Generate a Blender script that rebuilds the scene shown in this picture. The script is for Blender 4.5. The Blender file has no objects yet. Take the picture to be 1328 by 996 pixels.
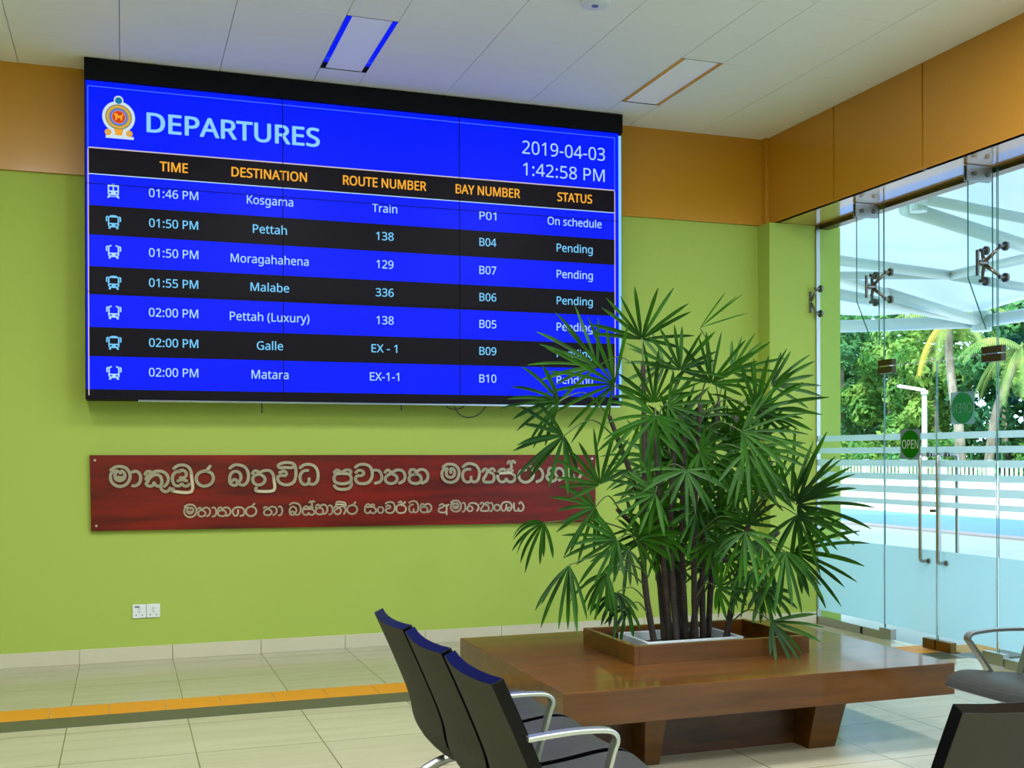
import bpy, bmesh, math, random
from mathutils import Vector, Matrix
random.seed(11)
S = bpy.context.scene
COL = S.collection

# ------------------------------------------------------------------ camera, sky, sun, exposure
def make_camera():
    f, cx, cy, th, roll, pitch = 1446.18, 664.4, 592.6, 0.3365, -0.0032, 0.0017
    right = Vector((math.cos(th), -math.sin(th), 0)); down = Vector((0, 0, -1)); fwd = Vector((math.sin(th), math.cos(th), 0))
    c, s = math.cos(pitch), math.sin(pitch)
    d2 = c * down - s * fwd; f2 = s * down + c * fwd
    c, s = math.cos(roll), math.sin(roll)
    xi = c * right - s * d2; yi = s * right + c * d2
    m = Matrix((xi, -yi, -f2)).transposed().to_4x4(); m.translation = (0, 0, 1.4)
    cd = bpy.data.cameras.new('camera'); cd.lens = f / 1328 * 36; cd.sensor_width = 36
    cd.shift_x = -(cx - 664) / 1328; cd.shift_y = (cy - 498) / 1328
    cd.clip_start = .05; cd.clip_end = 500
    o = bpy.data.objects.new('camera', cd); COL.objects.link(o); o.matrix_world = m
    S.camera = o
make_camera()
S.view_settings.view_transform = 'Standard'; S.view_settings.look = 'None'
S.view_settings.exposure = 0.0; S.view_settings.gamma = 1.0; S.view_settings.use_curve_mapping = False
S.cycles.transparent_max_bounces = 24; S.cycles.max_bounces = 10; S.cycles.diffuse_bounces = 5
S.cycles.glossy_bounces = 5; S.cycles.transmission_bounces = 8
S.cycles.use_denoising = True

W = bpy.data.worlds.new('sky'); S.world = W; W.use_nodes = True
bg = W.node_tree.nodes['Background']; bg.inputs[0].default_value = (.62, .82, 1.0, 1); bg.inputs[1].default_value = 3.5
sl = bpy.data.lights.new('sun', 'SUN'); sl.energy = 8.0; sl.angle = .02; sl.color = (1, .96, .86)
so = bpy.data.objects.new('sun', sl); COL.objects.link(so)
so.rotation_euler = Vector((.38, .42, -.82)).to_track_quat('-Z', 'Y').to_euler()
LAMP_POWER = 66.0           # each unseen recessed luminaire, added to brighten the hall
LAMP_COLOR = (.93, .97, 1.0)

# ------------------------------------------------------------------ helpers
def srgb(r, g, b):
    def f(c):
        c /= 255
        return c / 12.92 if c <= .04045 else ((c + .055) / 1.055) ** 2.4
    return (f(r), f(g), f(b), 1)

def mat(name, col, rough=.5, metal=0, spec=.5, coat=0, coat_rough=.05, noise=None, bump=None, trans=0):
    """noise = (colour2, scale xyz, low, high); bump = (scale, strength)"""
    m = bpy.data.materials.new(name); m.use_nodes = True
    nt = m.node_tree; p = nt.nodes['Principled BSDF']
    p.inputs['Base Color'].default_value = col; p.inputs['Roughness'].default_value = rough
    p.inputs['Metallic'].default_value = metal; p.inputs['Specular IOR Level'].default_value = spec
    p.inputs['Coat Weight'].default_value = coat; p.inputs['Coat Roughness'].default_value = coat_rough
    if noise or bump:
        g = nt.nodes.new('ShaderNodeNewGeometry')
    if noise:
        c2, sc, lo, hi = noise
        mp = nt.nodes.new('ShaderNodeMapping'); mp.inputs['Scale'].default_value = sc
        nz = nt.nodes.new('ShaderNodeTexNoise'); nz.inputs['Scale'].default_value = 1; nz.inputs['Detail'].default_value = 6
        rp = nt.nodes.new('ShaderNodeValToRGB')
        rp.color_ramp.elements[0].position = lo; rp.color_ramp.elements[1].position = hi
        rp.color_ramp.elements[0].color = col; rp.color_ramp.elements[1].color = c2
        nt.links.new(g.outputs['Position'], mp.inputs[0]); nt.links.new(mp.outputs[0], nz.inputs['Vector'])
        nt.links.new(nz.outputs['Fac'], rp.inputs[0]); nt.links.new(rp.outputs[0], p.inputs['Base Color'])
    if bump:
        nb = nt.nodes.new('ShaderNodeTexNoise'); nb.inputs['Scale'].default_value = bump[0]; nb.inputs['Detail'].default_value = 4
        bn = nt.nodes.new('ShaderNodeBump'); bn.inputs['Strength'].default_value = bump[1]; bn.inputs['Distance'].default_value = .002
        nt.links.new(g.outputs['Position'], nb.inputs['Vector'])
        nt.links.new(nb.outputs['Fac'], bn.inputs['Height']); nt.links.new(bn.outputs[0], p.inputs['Normal'])
    if trans:
        out = nt.nodes['Material Output']; tr = nt.nodes.new('ShaderNodeBsdfTranslucent'); mx = nt.nodes.new('ShaderNodeMixShader')
        tr.inputs[0].default_value = col; mx.inputs[0].default_value = trans
        if noise: nt.links.new(rp.outputs[0], tr.inputs[0])
        nt.links.new(p.outputs[0], mx.inputs[1]); nt.links.new(tr.outputs[0], mx.inputs[2]); nt.links.new(mx.outputs[0], out.inputs[0])
    return m

def emis(name, col, strength=1.0, rough=.35):
    m = bpy.data.materials.new(name); m.use_nodes = True
    p = m.node_tree.nodes['Principled BSDF']
    p.inputs['Base Color'].default_value = (.004, .004, .005, 1); p.inputs['Roughness'].default_value = rough
    p.inputs['Specular IOR Level'].default_value = .06
    p.inputs['Emission Color'].default_value = col; p.inputs['Emission Strength'].default_value = strength
    return m

def glass_mat(name, tint, refl=.9):
    m = bpy.data.materials.new(name); m.use_nodes = True; nt = m.node_tree
    nt.nodes.remove(nt.nodes['Principled BSDF'])
    t = nt.nodes.new('ShaderNodeBsdfTransparent'); t.inputs[0].default_value = tint
    g = nt.nodes.new('ShaderNodeBsdfGlossy'); g.inputs['Roughness'].default_value = .0
    fr = nt.nodes.new('ShaderNodeFresnel'); fr.inputs[0].default_value = 1.35
    mu = nt.nodes.new('ShaderNodeMath'); mu.operation = 'MULTIPLY'; mu.inputs[1].default_value = refl
    mx = nt.nodes.new('ShaderNodeMixShader')
    ge = nt.nodes.new('ShaderNodeNewGeometry'); iv = nt.nodes.new('ShaderNodeMath'); iv.operation = 'SUBTRACT'; iv.inputs[0].default_value = 1
    m2 = nt.nodes.new('ShaderNodeMath'); m2.operation = 'MULTIPLY'      # reflect on the outer face only
    nt.links.new(ge.outputs['Backfacing'], iv.inputs[1]); nt.links.new(iv.outputs[0], m2.inputs[1]); nt.links.new(mu.outputs[0], m2.inputs[0])
    nt.links.new(fr.outputs[0], mu.inputs[0]); nt.links.new(m2.outputs[0], mx.inputs[0])
    nt.links.new(t.outputs[0], mx.inputs[1]); nt.links.new(g.outputs[0], mx.inputs[2])
    nt.links.new(mx.outputs[0], nt.nodes['Material Output'].inputs[0])
    return m

def frost_mat(name, col, through, clear):
    m = bpy.data.materials.new(name); m.use_nodes = True; nt = m.node_tree
    nt.nodes.remove(nt.nodes['Principled BSDF'])
    d = nt.nodes.new('ShaderNodeBsdfDiffuse'); d.inputs[0].default_value = col
    tr = nt.nodes.new('ShaderNodeBsdfTranslucent'); tr.inputs[0].default_value = col
    tp = nt.nodes.new('ShaderNodeBsdfTransparent'); tp.inputs[0].default_value = (.95, 1, 1, 1)
    m1 = nt.nodes.new('ShaderNodeMixShader'); m1.inputs[0].default_value = through
    m2 = nt.nodes.new('ShaderNodeMixShader'); m2.inputs[0].default_value = clear
    nt.links.new(d.outputs[0], m1.inputs[1]); nt.links.new(tr.outputs[0], m1.inputs[2])
    nt.links.new(m1.outputs[0], m2.inputs[1]); nt.links.new(tp.outputs[0], m2.inputs[2])
    nt.links.new(m2.outputs[0], nt.nodes['Material Output'].inputs[0])
    return m

class MB:
    def __init__(self): self.bm = bmesh.new(); self.mi = 0
    def face(self, vs):
        try:
            f = self.bm.faces.new(vs); f.material_index = self.mi; return f
        except ValueError: return None
    def box(self, x0, x1, y0, y1, z0, z1):
        v = [self.bm.verts.new((x, y, z)) for z in (z0, z1) for x, y in ((x0, y0), (x1, y0), (x1, y1), (x0, y1))]
        for q in ((3, 2, 1, 0), (4, 5, 6, 7), (0, 1, 5, 4), (1, 2, 6, 5), (2, 3, 7, 6), (3, 0, 4, 7)): self.face([v[i] for i in q])
        return self
    def hexa(self, b, t):
        v = [self.bm.verts.new(p) for p in list(b) + list(t)]
        for q in ((3, 2, 1, 0), (4, 5, 6, 7), (0, 1, 5, 4), (1, 2, 6, 5), (2, 3, 7, 6), (3, 0, 4, 7)): self.face([v[i] for i in q])
        return self
    def tube(self, pts, r, n=10, cap=True):
        pts = [Vector(p) for p in pts]; rs = r if isinstance(r, (list, tuple)) else [r] * len(pts)
        rings = []; ref = None
        for i, p in enumerate(pts):
            d = (pts[min(i + 1, len(pts) - 1)] - pts[max(i - 1, 0)]).normalized()
            if ref is None:
                ref = d.orthogonal().normalized()
            a = (ref - d * ref.dot(d)).normalized(); b = d.cross(a); ref = a
            rings.append([self.bm.verts.new(p + (a * math.cos(2 * math.pi * k / n) + b * math.sin(2 * math.pi * k / n)) * rs[i]) for k in range(n)])
        for r0, r1 in zip(rings, rings[1:]):
            for k in range(n): self.face((r0[k], r0[(k + 1) % n], r1[(k + 1) % n], r1[k]))
        if cap: self.face(rings[0][::-1]); self.face(rings[-1])
        return self
    def flatbar(self, pts, w, t, side):
        """rectangular section swept along pts: w across `side`, t across the third axis"""
        pts = [Vector(p) for p in pts]; side = Vector(side).normalized(); rings = []
        for i, p in enumerate(pts):
            d = (pts[min(i + 1, len(pts) - 1)] - pts[max(i - 1, 0)]).normalized()
            nrm = d.cross(side).normalized()
            rings.append([self.bm.verts.new(p + side * a * w / 2 + nrm * b * t / 2) for a, b in ((-1, -1), (1, -1), (1, 1), (-1, 1))])
        for r0, r1 in zip(rings, rings[1:]):
            for k in range(4): self.face((r0[k], r0[(k + 1) % 4], r1[(k + 1) % 4], r1[k]))
        self.face(rings[0][::-1]); self.face(rings[-1])
        return self
    def cyl(self, p, axis, r, h, n=20):
        p = Vector(p); a = Vector(axis).normalized()
        return self.tube([p, p + a * h], r, n)
    def prism(self, poly, y0, y1):
        """closed outline in X-Z, extruded in Y"""
        a = [self.bm.verts.new((x, y0, z)) for x, z in poly]; b = [self.bm.verts.new((x, y1, z)) for x, z in poly]
        self.face(a); self.face(b[::-1]); n = len(poly)
        for i in range(n): self.face((a[i], b[i], b[(i + 1) % n], a[(i + 1) % n]))
        return self
    def build(self, name, m, parent=None, smooth=False, bevel=0, loc=None):
        bmesh.ops.recalc_face_normals(self.bm, faces=self.bm.faces)
        me = bpy.data.meshes.new(name); self.bm.to_mesh(me); self.bm.free()
        for k in (m if isinstance(m, (list, tuple)) else [m]): me.materials.append(k)
        if smooth:
            for p in me.polygons: p.use_smooth = True
        o = bpy.data.objects.new(name, me); COL.objects.link(o)
        if bevel:
            b = o.modifiers.new('bevel', 'BEVEL'); b.width = bevel; b.segments = 2; b.limit_method = 'ANGLE'; b.angle_limit = math.radians(40)
        if parent: o.parent = parent
        if loc: o.location = loc
        return o

def box(name, m, x0, x1, y0, y1, z0, z1, parent=None, bevel=0):
    return MB().box(x0, x1, y0, y1, z0, z1).build(name, m, parent, bevel=bevel)
def tag(o, label, cat, group=None, kind=None):
    if label: o['label'] = label
    if cat: o['category'] = cat
    if group: o['group'] = group
    if kind: o['kind'] = kind
    return o
def thing(name, label, cat, group=None, loc=(0, 0, 0), rz=0):
    o = bpy.data.objects.new(name, None); COL.objects.link(o); o.location = loc; o.rotation_euler = (0, 0, rz)
    o.empty_display_size = .1
    return tag(o, label, cat, group)
def struct(o, label=None):
    o['kind'] = 'structure'
    if label: o['label'] = label
    return o
def copy_tree(o, parent=None):
    c = o.copy(); COL.objects.link(c)
    if parent: c.parent = parent
    for ch in list(o.children): copy_tree(ch, c)
    return c
def smooth_path(pts, n=4, closed=False):
    P = [Vector(p) for p in pts]; out = []
    for i in range(len(P) - 1):
        p0, p1, p2, p3 = P[max(i - 1, 0)], P[i], P[i + 1], P[min(i + 2, len(P) - 1)]
        for k in range(n):
            t = k / n
            out.append(.5 * ((2 * p1) + (-p0 + p2) * t + (2 * p0 - 5 * p1 + 4 * p2 - p3) * t * t + (-p0 + 3 * p1 - 3 * p2 + p3) * t ** 3))
    out.append(P[-1]); return out

def text_mesh(name, txt, m, x0, x1, zmid, cap, y, parent, weight=0, depth=.0015):
    """flat lettering on the plane Y = y facing -Y, fitted to x0..x1 and the cap height; outlines are in GLYPHS"""
    c = bpy.data.curves.new('letters', 'CURVE'); c.dimensions = '2D'; c.fill_mode = 'BOTH'
    px = 0
    for ch in txt:
        adv, outl = GLYPHS[ch]
        for o_ in outl:
            s = c.splines.new('POLY'); s.points.add(len(o_) - 1); s.use_cyclic_u = True
            for p, (gx, gy) in zip(s.points, o_): p.co = ((px + gx) / 1000, gy / 1000, 0, 1)
        px += adv
    o = bpy.data.objects.new('letters', c); COL.objects.link(o)
    me = bpy.data.meshes.new_from_object(o.evaluated_get(bpy.context.evaluated_depsgraph_get()))
    bpy.data.objects.remove(o); bpy.data.curves.remove(c)
    vs = [v.co.copy() for v in me.vertices]; fs = [tuple(p.vertices) for p in me.polygons]; bpy.data.meshes.remove(me)
    w = max(weight, 0); sh = [(0, 0)] if not w else [(0, 0), (-w, 0), (w, 0), (0, -w * .7), (0, w * .7)] + ([(-w * .7, -w * .6), (w * .7, w * .6), (-w * .7, w * .6), (w * .7, -w * .6)] if w > .012 else [])
    a = min(v.x for v in vs) - w; b = max(v.x for v in vs) + w
    sx = (x1 - x0) / (b - a); sz = cap / (.573 + 1.4 * w); V, F = [], []
    for k, (ox, oz) in enumerate(sh):          # heavier weights: the outline laid down again a hair to each side
        n0 = len(V)
        V += [(x0 + (v.x + ox - a) * sx, y - depth - k * .00004, zmid + (v.y + oz - .2865) * sz) for v in vs]
        F += [tuple(i + n0 for i in f) for f in fs]
    me = bpy.data.meshes.new(name); me.from_pydata(V, [], F); me.materials.append(m)
    o = bpy.data.objects.new(name, me); COL.objects.link(o); o.parent = parent
    return o


# ------------------------------------------------------------------ materials
M = {}
M['green'] = mat('green_wall_paint', srgb(170, 190, 88), .75, bump=(60, .15), spec=.25)
M['orange'] = mat('orange_panel', srgb(196, 136, 28), .32, spec=.45, coat=.25, coat_rough=.12)
M['soffit'] = mat('glossy_orange_soffit', srgb(190, 125, 30), .3, coat=1.0, coat_rough=.02, spec=.5)
M['soffit'].node_tree.nodes['Principled BSDF'].inputs['Coat IOR'].default_value = 2.1
M['ceil'] = mat('white_ceiling_tile', srgb(244, 244, 240), .6, spec=.3)
M['dark'] = mat('dark_gap', (.012, .011, .01, 1), .8)
M['skirt'] = mat('cream_skirting_tile', srgb(208, 200, 178), .35)
M['black'] = mat('matt_black_metal', (.004, .004, .005, 1), .6, spec=.12)
M['mirror'] = mat('polished_aluminium', (.85, .85, .88, 1), .06, 1)
M['steel'] = mat('brushed_steel', srgb(176, 176, 172), .28, 1)
M['steeldark'] = mat('stainless_fitting', srgb(125, 121, 114), .28, 1)
M['brass'] = mat('bronze_anodised_rail', srgb(120, 92, 50), .35, 1)
M['bronzeplate'] = mat('dark_bronze_plate', srgb(58, 46, 10), .45, .3)
M['alu'] = mat('aluminium', srgb(200, 202, 200), .3, 1)
M['glass'] = glass_mat('clear_green_glass', (.905, .97, .985, 1))
M['glassedge'] = mat('glass_edge', (.02, .16, .13, 1), .2, spec=.6)
M['fin'] = glass_mat('fin_glass', (.95, .99, .985, 1), .5)
M['frost'] = frost_mat('frosted_film', (.72, .93, .97, 1), .6, .06)
M['stripe'] = frost_mat('frosted_stripe', (.70, .87, .89, 1), .5, .18)
M['wood'] = mat('oiled_brown_timber', srgb(104, 61, 8), .36, spec=.3, coat=.42, coat_rough=.10, noise=(srgb(68, 41, 8), (1.6, 14, 22), .35, .75), bump=(30, .08))
M['wooddark'] = mat('dark_timber_plinth', srgb(92, 52, 22), .4, noise=(srgb(52, 26, 10), (3, 3, 24), .35, .7))
M['redwood'] = mat('polished_red_timber', srgb(128, 22, 8), .38, spec=.3, noise=(srgb(70, 10, 4), (1.6, 6, 14), .35, .72))
M['letter'] = mat('brushed_metal_letters', srgb(206, 194, 166), .38, .25)
M['white'] = mat('white_plastic', srgb(228, 232, 236), .35)
M['pot'] = mat('white_pot_plastic', srgb(196, 206, 212), .4)
M['soil'] = mat('potting_soil', srgb(46, 36, 26), .95, bump=(80, .8))
M['cane'] = mat('fibrous_cane', srgb(58, 44, 36), .8, noise=(srgb(28, 22, 18), (30, 30, 60), .35, .65), bump=(120, .6))
M['leaf'] = mat('palm_leaf', srgb(54, 110, 14), .40, spec=.25, noise=(srgb(12, 50, 8), (3, 3, 3), .35, .68), trans=.2)
M['petiole'] = mat('green_leaf_stalk', srgb(70, 92, 40), .5)
M['vinyl'] = mat('black_vinyl_mesh', srgb(68, 66, 59), .75, spec=.15, bump=(400, .3))
M['vinylpad'] = mat('dark_grey_vinyl_seat', srgb(54, 55, 54), .5, spec=.3)
M['edge'] = mat('glossy_black_edge', (.002, .002, .003, 1), .2, spec=.22)
M['chrome'] = mat('satin_chrome', srgb(208, 212, 212), .34, 1)
M['wire'] = mat('black_cable', (.01, .01, .01, 1), .5)
M['sgreen'] = frost_mat('green_sticker', srgb(36, 132, 20), .4, 0)
M['sgrey'] = frost_mat('grey_sticker_backing', srgb(140, 150, 156), .4, .05)
M['sgreen2'] = frost_mat('faint_green_sticker', srgb(50, 150, 80), .3, .25)
M['sgrey2'] = frost_mat('faint_grey_sticker', srgb(130, 165, 165), .4, .3)
M['stext'] = mat('white_sticker_letters', srgb(190, 205, 185), .5)
M['stext2'] = frost_mat('faint_sticker_letters', srgb(130, 165, 150), .4, .2)
M['yellow'] = mat('yellow_tactile_tile', srgb(222, 150, 34), .5, spec=.3, bump=(40, .2))
M['strip'] = mat('dark_grey_green_tile', srgb(84, 84, 66), .4, bump=(40, .2))

def floor_mat():
    m = mat('cream_floor_tile', srgb(188, 182, 158), .17, spec=.55)
    nt = m.node_tree; p = nt.nodes['Principled BSDF']
    g = nt.nodes.new('ShaderNodeNewGeometry'); mp = nt.nodes.new('ShaderNodeMapping')
    mp.inputs['Location'].default_value = (.275 + 12, -5.455 + 12, 0)
    b = nt.nodes.new('ShaderNodeTexBrick'); b.offset = 0; b.squash = 1
    b.inputs['Scale'].default_value = 1; b.inputs['Brick Width'].default_value = .6; b.inputs['Row Height'].default_value = .6
    b.inputs['Mortar Size'].default_value = .0028; b.inputs['Mortar Smooth'].default_value = .2; b.inputs['Bias'].default_value = 0
    b.inputs['Color1'].default_value = srgb(190, 183, 158); b.inputs['Color2'].default_value = srgb(183, 176, 151); b.inputs['Mortar'].default_value = srgb(96, 88, 66)
    mp2 = nt.nodes.new('ShaderNodeMapping'); mp2.inputs['Scale'].default_value = (1.2, 12, 1)
    nz = nt.nodes.new('ShaderNodeTexNoise'); nz.inputs['Scale'].default_value = 1; nz.inputs['Detail'].default_value = 5
    rp = nt.nodes.new('ShaderNodeValToRGB'); rp.color_ramp.elements[0].color = (.91, .905, .89, 1); rp.color_ramp.elements[1].color = (1, 1, 1, 1)
    rp.color_ramp.elements[0].position = .35; rp.color_ramp.elements[1].position = .6
    mx = nt.nodes.new('ShaderNodeMix'); mx.data_type = 'RGBA'; mx.blend_type = 'MULTIPLY'; mx.inputs[0].default_value = 1
    L = nt.links.new
    L(g.outputs['Position'], mp.inputs[0]); L(mp.outputs[0], b.inputs[0]); L(g.outputs['Position'], mp2.inputs[0]); L(mp2.outputs[0], nz.inputs['Vector'])
    L(nz.outputs['Fac'], rp.inputs[0]); L(b.outputs['Color'], mx.inputs[6]); L(rp.outputs[0], mx.inputs[7]); L(mx.outputs[2], p.inputs['Base Color'])
    return m
M['floor'] = floor_mat()

# ------------------------------------------------------------------ the room
DY = 8.053           # back wall
GX = 5.43            # glass line
ZF, ZC = 3.29, 4.0   # fascia bottom, ceiling
XL, YB = -5.0, -5.0  # left wall, open end of the hall behind the viewer
struct(box('floor', M['floor'], XL - .2, GX + .06, YB, DY + .1, -.1, 0))
struct(box('wall_back', M['green'], XL - .2, 5.0, DY, DY + .25, 0, 4.3))
struct(box('wall_left', M['green'], XL - .2, XL, YB, DY, 0, 4.3))
struct(box('wall_front', M['green'], XL - .2, GX, YB - .2, YB, 0, 4.3))
struct(MB().box(4.98, 5.66, 7.88, DY + .3, 0, ZF - .002).box(5.15, 5.66, 7.90, DY + .3, ZF - .001, 4.3).build('wall_pier', M['green']))
# skirting: one run of tiles along the back wall, one round the pier
mb = MB(); x = -.275 - .6 * 8
while x < 4.97:
    x1 = min(x + .597, 4.975); mb.box(max(x, XL), x1, DY - .012, DY, 0, .098); x += .6
struct(mb.build('baseboard_back', M['skirt'], bevel=.002))
mb = MB(); mb.box(4.968, 4.98, 7.868, DY - .013, 0, .098); mb.box(4.98, GX - .02, 7.868, 7.88, 0, .098)
struct(mb.build('baseboard_pier', M['skirt'], bevel=.002))
# ceiling: strips of panels with open joints, two of them left out for the light fittings
period = 2.212; base = [.63, 1.26, 1.573, 2.205]
xs = sorted(b + period * k for b in base for k in range(-4, 4)); xs = [v for v in xs if XL < v < 5.0]
edges = [XL] + xs + [5.04]
ys = [DY - .03 - .10 - .47 * k for k in range(-1, 30)]
ys = sorted({round(min(max(y, YB), DY), 3) for y in [7.48 + .47 * k for k in range(-27, 2)]} | {DY, YB})
LIGHTS = []
def is_light(xm, y0, y1):
    for k in range(-4, 3):
        if abs(xm - (1.4165 + period * k)) < .1:
            for yy in (6.54, 3.72, .90, -1.92):
                if (k in (0, 1) if yy > 6 else k in (-1, 0, 1)) and yy - .01 < (y0 + y1) / 2 < yy + .95: return True
    return False
mb = MB()
for x0, x1 in zip(edges, edges[1:]):
    for y0, y1 in zip(ys, ys[1:]):
        if not is_light((x0 + x1) / 2, y0, y1): mb.box(x0 + .002, x1 - .002, y0 + .0012, y1 - .0012, ZC, ZC + .02)
ceil = mb.build('ceiling', M['ceil'], bevel=.0012); struct(ceil)
bk = box('ceiling_backing', M['dark'], XL - .2, 5.04, YB, DY + .1, ZC + .09, ZC + .3, ceil)
# orange bulkhead on the back wall, orange fascia over the glass, glossy soffit behind it
struct(box('trim_1', M['orange'], XL, 5.02, DY - .03, DY, ZF, ZC + .02), 'orange band along the top of the back wall')
fas = bpy.data.objects.new('trim_2', None); COL.objects.link(fas); struct(fas, 'orange fascia panels over the glass front')
yy = 8.06
for k in range(14):
    y1 = 7.08 - .98 * (k - 1) if k else 8.02
    y0 = 7.08 - .98 * k
    box('fascia_panel', M['orange'], 5.03, 5.07, y0 + .007, (DY if k == 0 else y1 - .007), ZF, ZC + .02, fas)
box('fascia_backing', M['dark'], 5.06, 5.14, YB, DY, ZF + .02, ZC + .02, fas)
struct(box('trim_3', M['orange'], 5.0, 5.03, DY - .09, DY - .03, ZF, ZC + .01, bevel=.002), 'narrow orange post in the corner of the bulkheads')
struct(box('trim_4', M['soffit'], 5.031, 5.56, YB, 7.88, ZF, ZF + .02), 'glossy soffit behind the orange fascia')
struct(box('wall_right_upper', M['green'], 5.3, 5.53, YB, DY + .3, ZF + .05, 4.3))
struct(box('ceiling_roof', M['black'], XL - .3, 5.58, YB - .25, DY + .4, 4.3, 4.5))
# tactile strip: yellow tiles and a dark border run across the floor and out through the doors
mb = MB(); x = -4.875
k = 0
while x < 13.5:
    mb.box(x + .002, x + .298, 6.425, 6.70, -.03 if x > 5.5 else -.0005, -.017 if x > 5.5 else .0025); x += .3
tag(mb.build('tactile_tile_strip', M['yellow']), 'yellow tactile tile strip crossing the cream floor towards the glass doors', 'floor strip')
mb = MB(); mb.box(XL, GX + .05, 6.19, 6.425, -.0005, .0022); mb.box(GX + .07, 13.5, 6.19, 6.425, -.03, -.0172)
tag(mb.build('border_tile_strip', M['strip']), 'dark grey border strip running along the near side of the yellow tactile tiles', 'floor strip')

# ------------------------------------------------------------------ ceiling fittings
def ceiling_light(x, y, label, seen):
    t = thing('ceiling_light', label, 'light', 'recessed ceiling lights', (x, y, ZC))
    w, l = .3125 / 2, .94 / 2
    for s in (-1, 1):
        MB().box(min(s * w, s * (w - .034)), max(s * w, s * (w - .034)), -l + .003, l - .003, -.001, .03).build('reflector_strip', M['mirror'], t)
    MB().box(-w + .034, w - .034, -l + .003, l - .003, .004, .02).build('diffuser', M['diffuser'], t)
    for q in (-l, l - .003): MB().box(-w, w, q, q + .003, -.001, .05).build('end_frame', M['dark'], t)
    if not seen:  # fill light added only in the fittings outside the view
        ld = bpy.data.lights.new('unseen_fill_light', 'AREA'); ld.shape = 'RECTANGLE'; ld.size = .24; ld.size_y = .9; ld.energy = LAMP_POWER; ld.color = LAMP_COLOR
        o = bpy.data.objects.new('unseen_fill_light', ld); COL.objects.link(o); o.parent = t; o.location = (0, 0, -.01)
    return t
M['diffuser'] = emis('lamp_diffuser', (.8, .9, 1, 1), .10)
dp = M['diffuser'].node_tree.nodes['Principled BSDF']; dp.inputs['Base Color'].default_value = srgb(225, 228, 232); dp.inputs['Specular IOR Level'].default_value = .5
ceiling_light(1.4165, 7.01, 'recessed ceiling light with blue reflecting side strips above the departure board', True)
ceiling_light(1.4165 + period, 7.01, 'recessed ceiling light above the right end of the board, near the orange corner', True)
for k in (-1, 0, 1):
    for y in (4.19, 1.37, -1.45):
        ceiling_light(1.4165 + period * k, y, 'added recessed ceiling light out of view, brightening the hall', False)
t = thing('ceiling_disc', 'small round white fitting on the ceiling at the top edge of the view', 'ceiling fitting', None, (2.56, 5.86, ZC))
MB().tube([(0, 0, .001), (0, 0, -.012), (0, 0, -.03), (0, 0, -.034)], [.085, .085, .08, .06], 28).build('cover', M['white'], t, smooth=False)
MB().cyl((0, 0, -.034), (0, 0, -1), .02, .004).build('grille', M['steel'], t)

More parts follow.
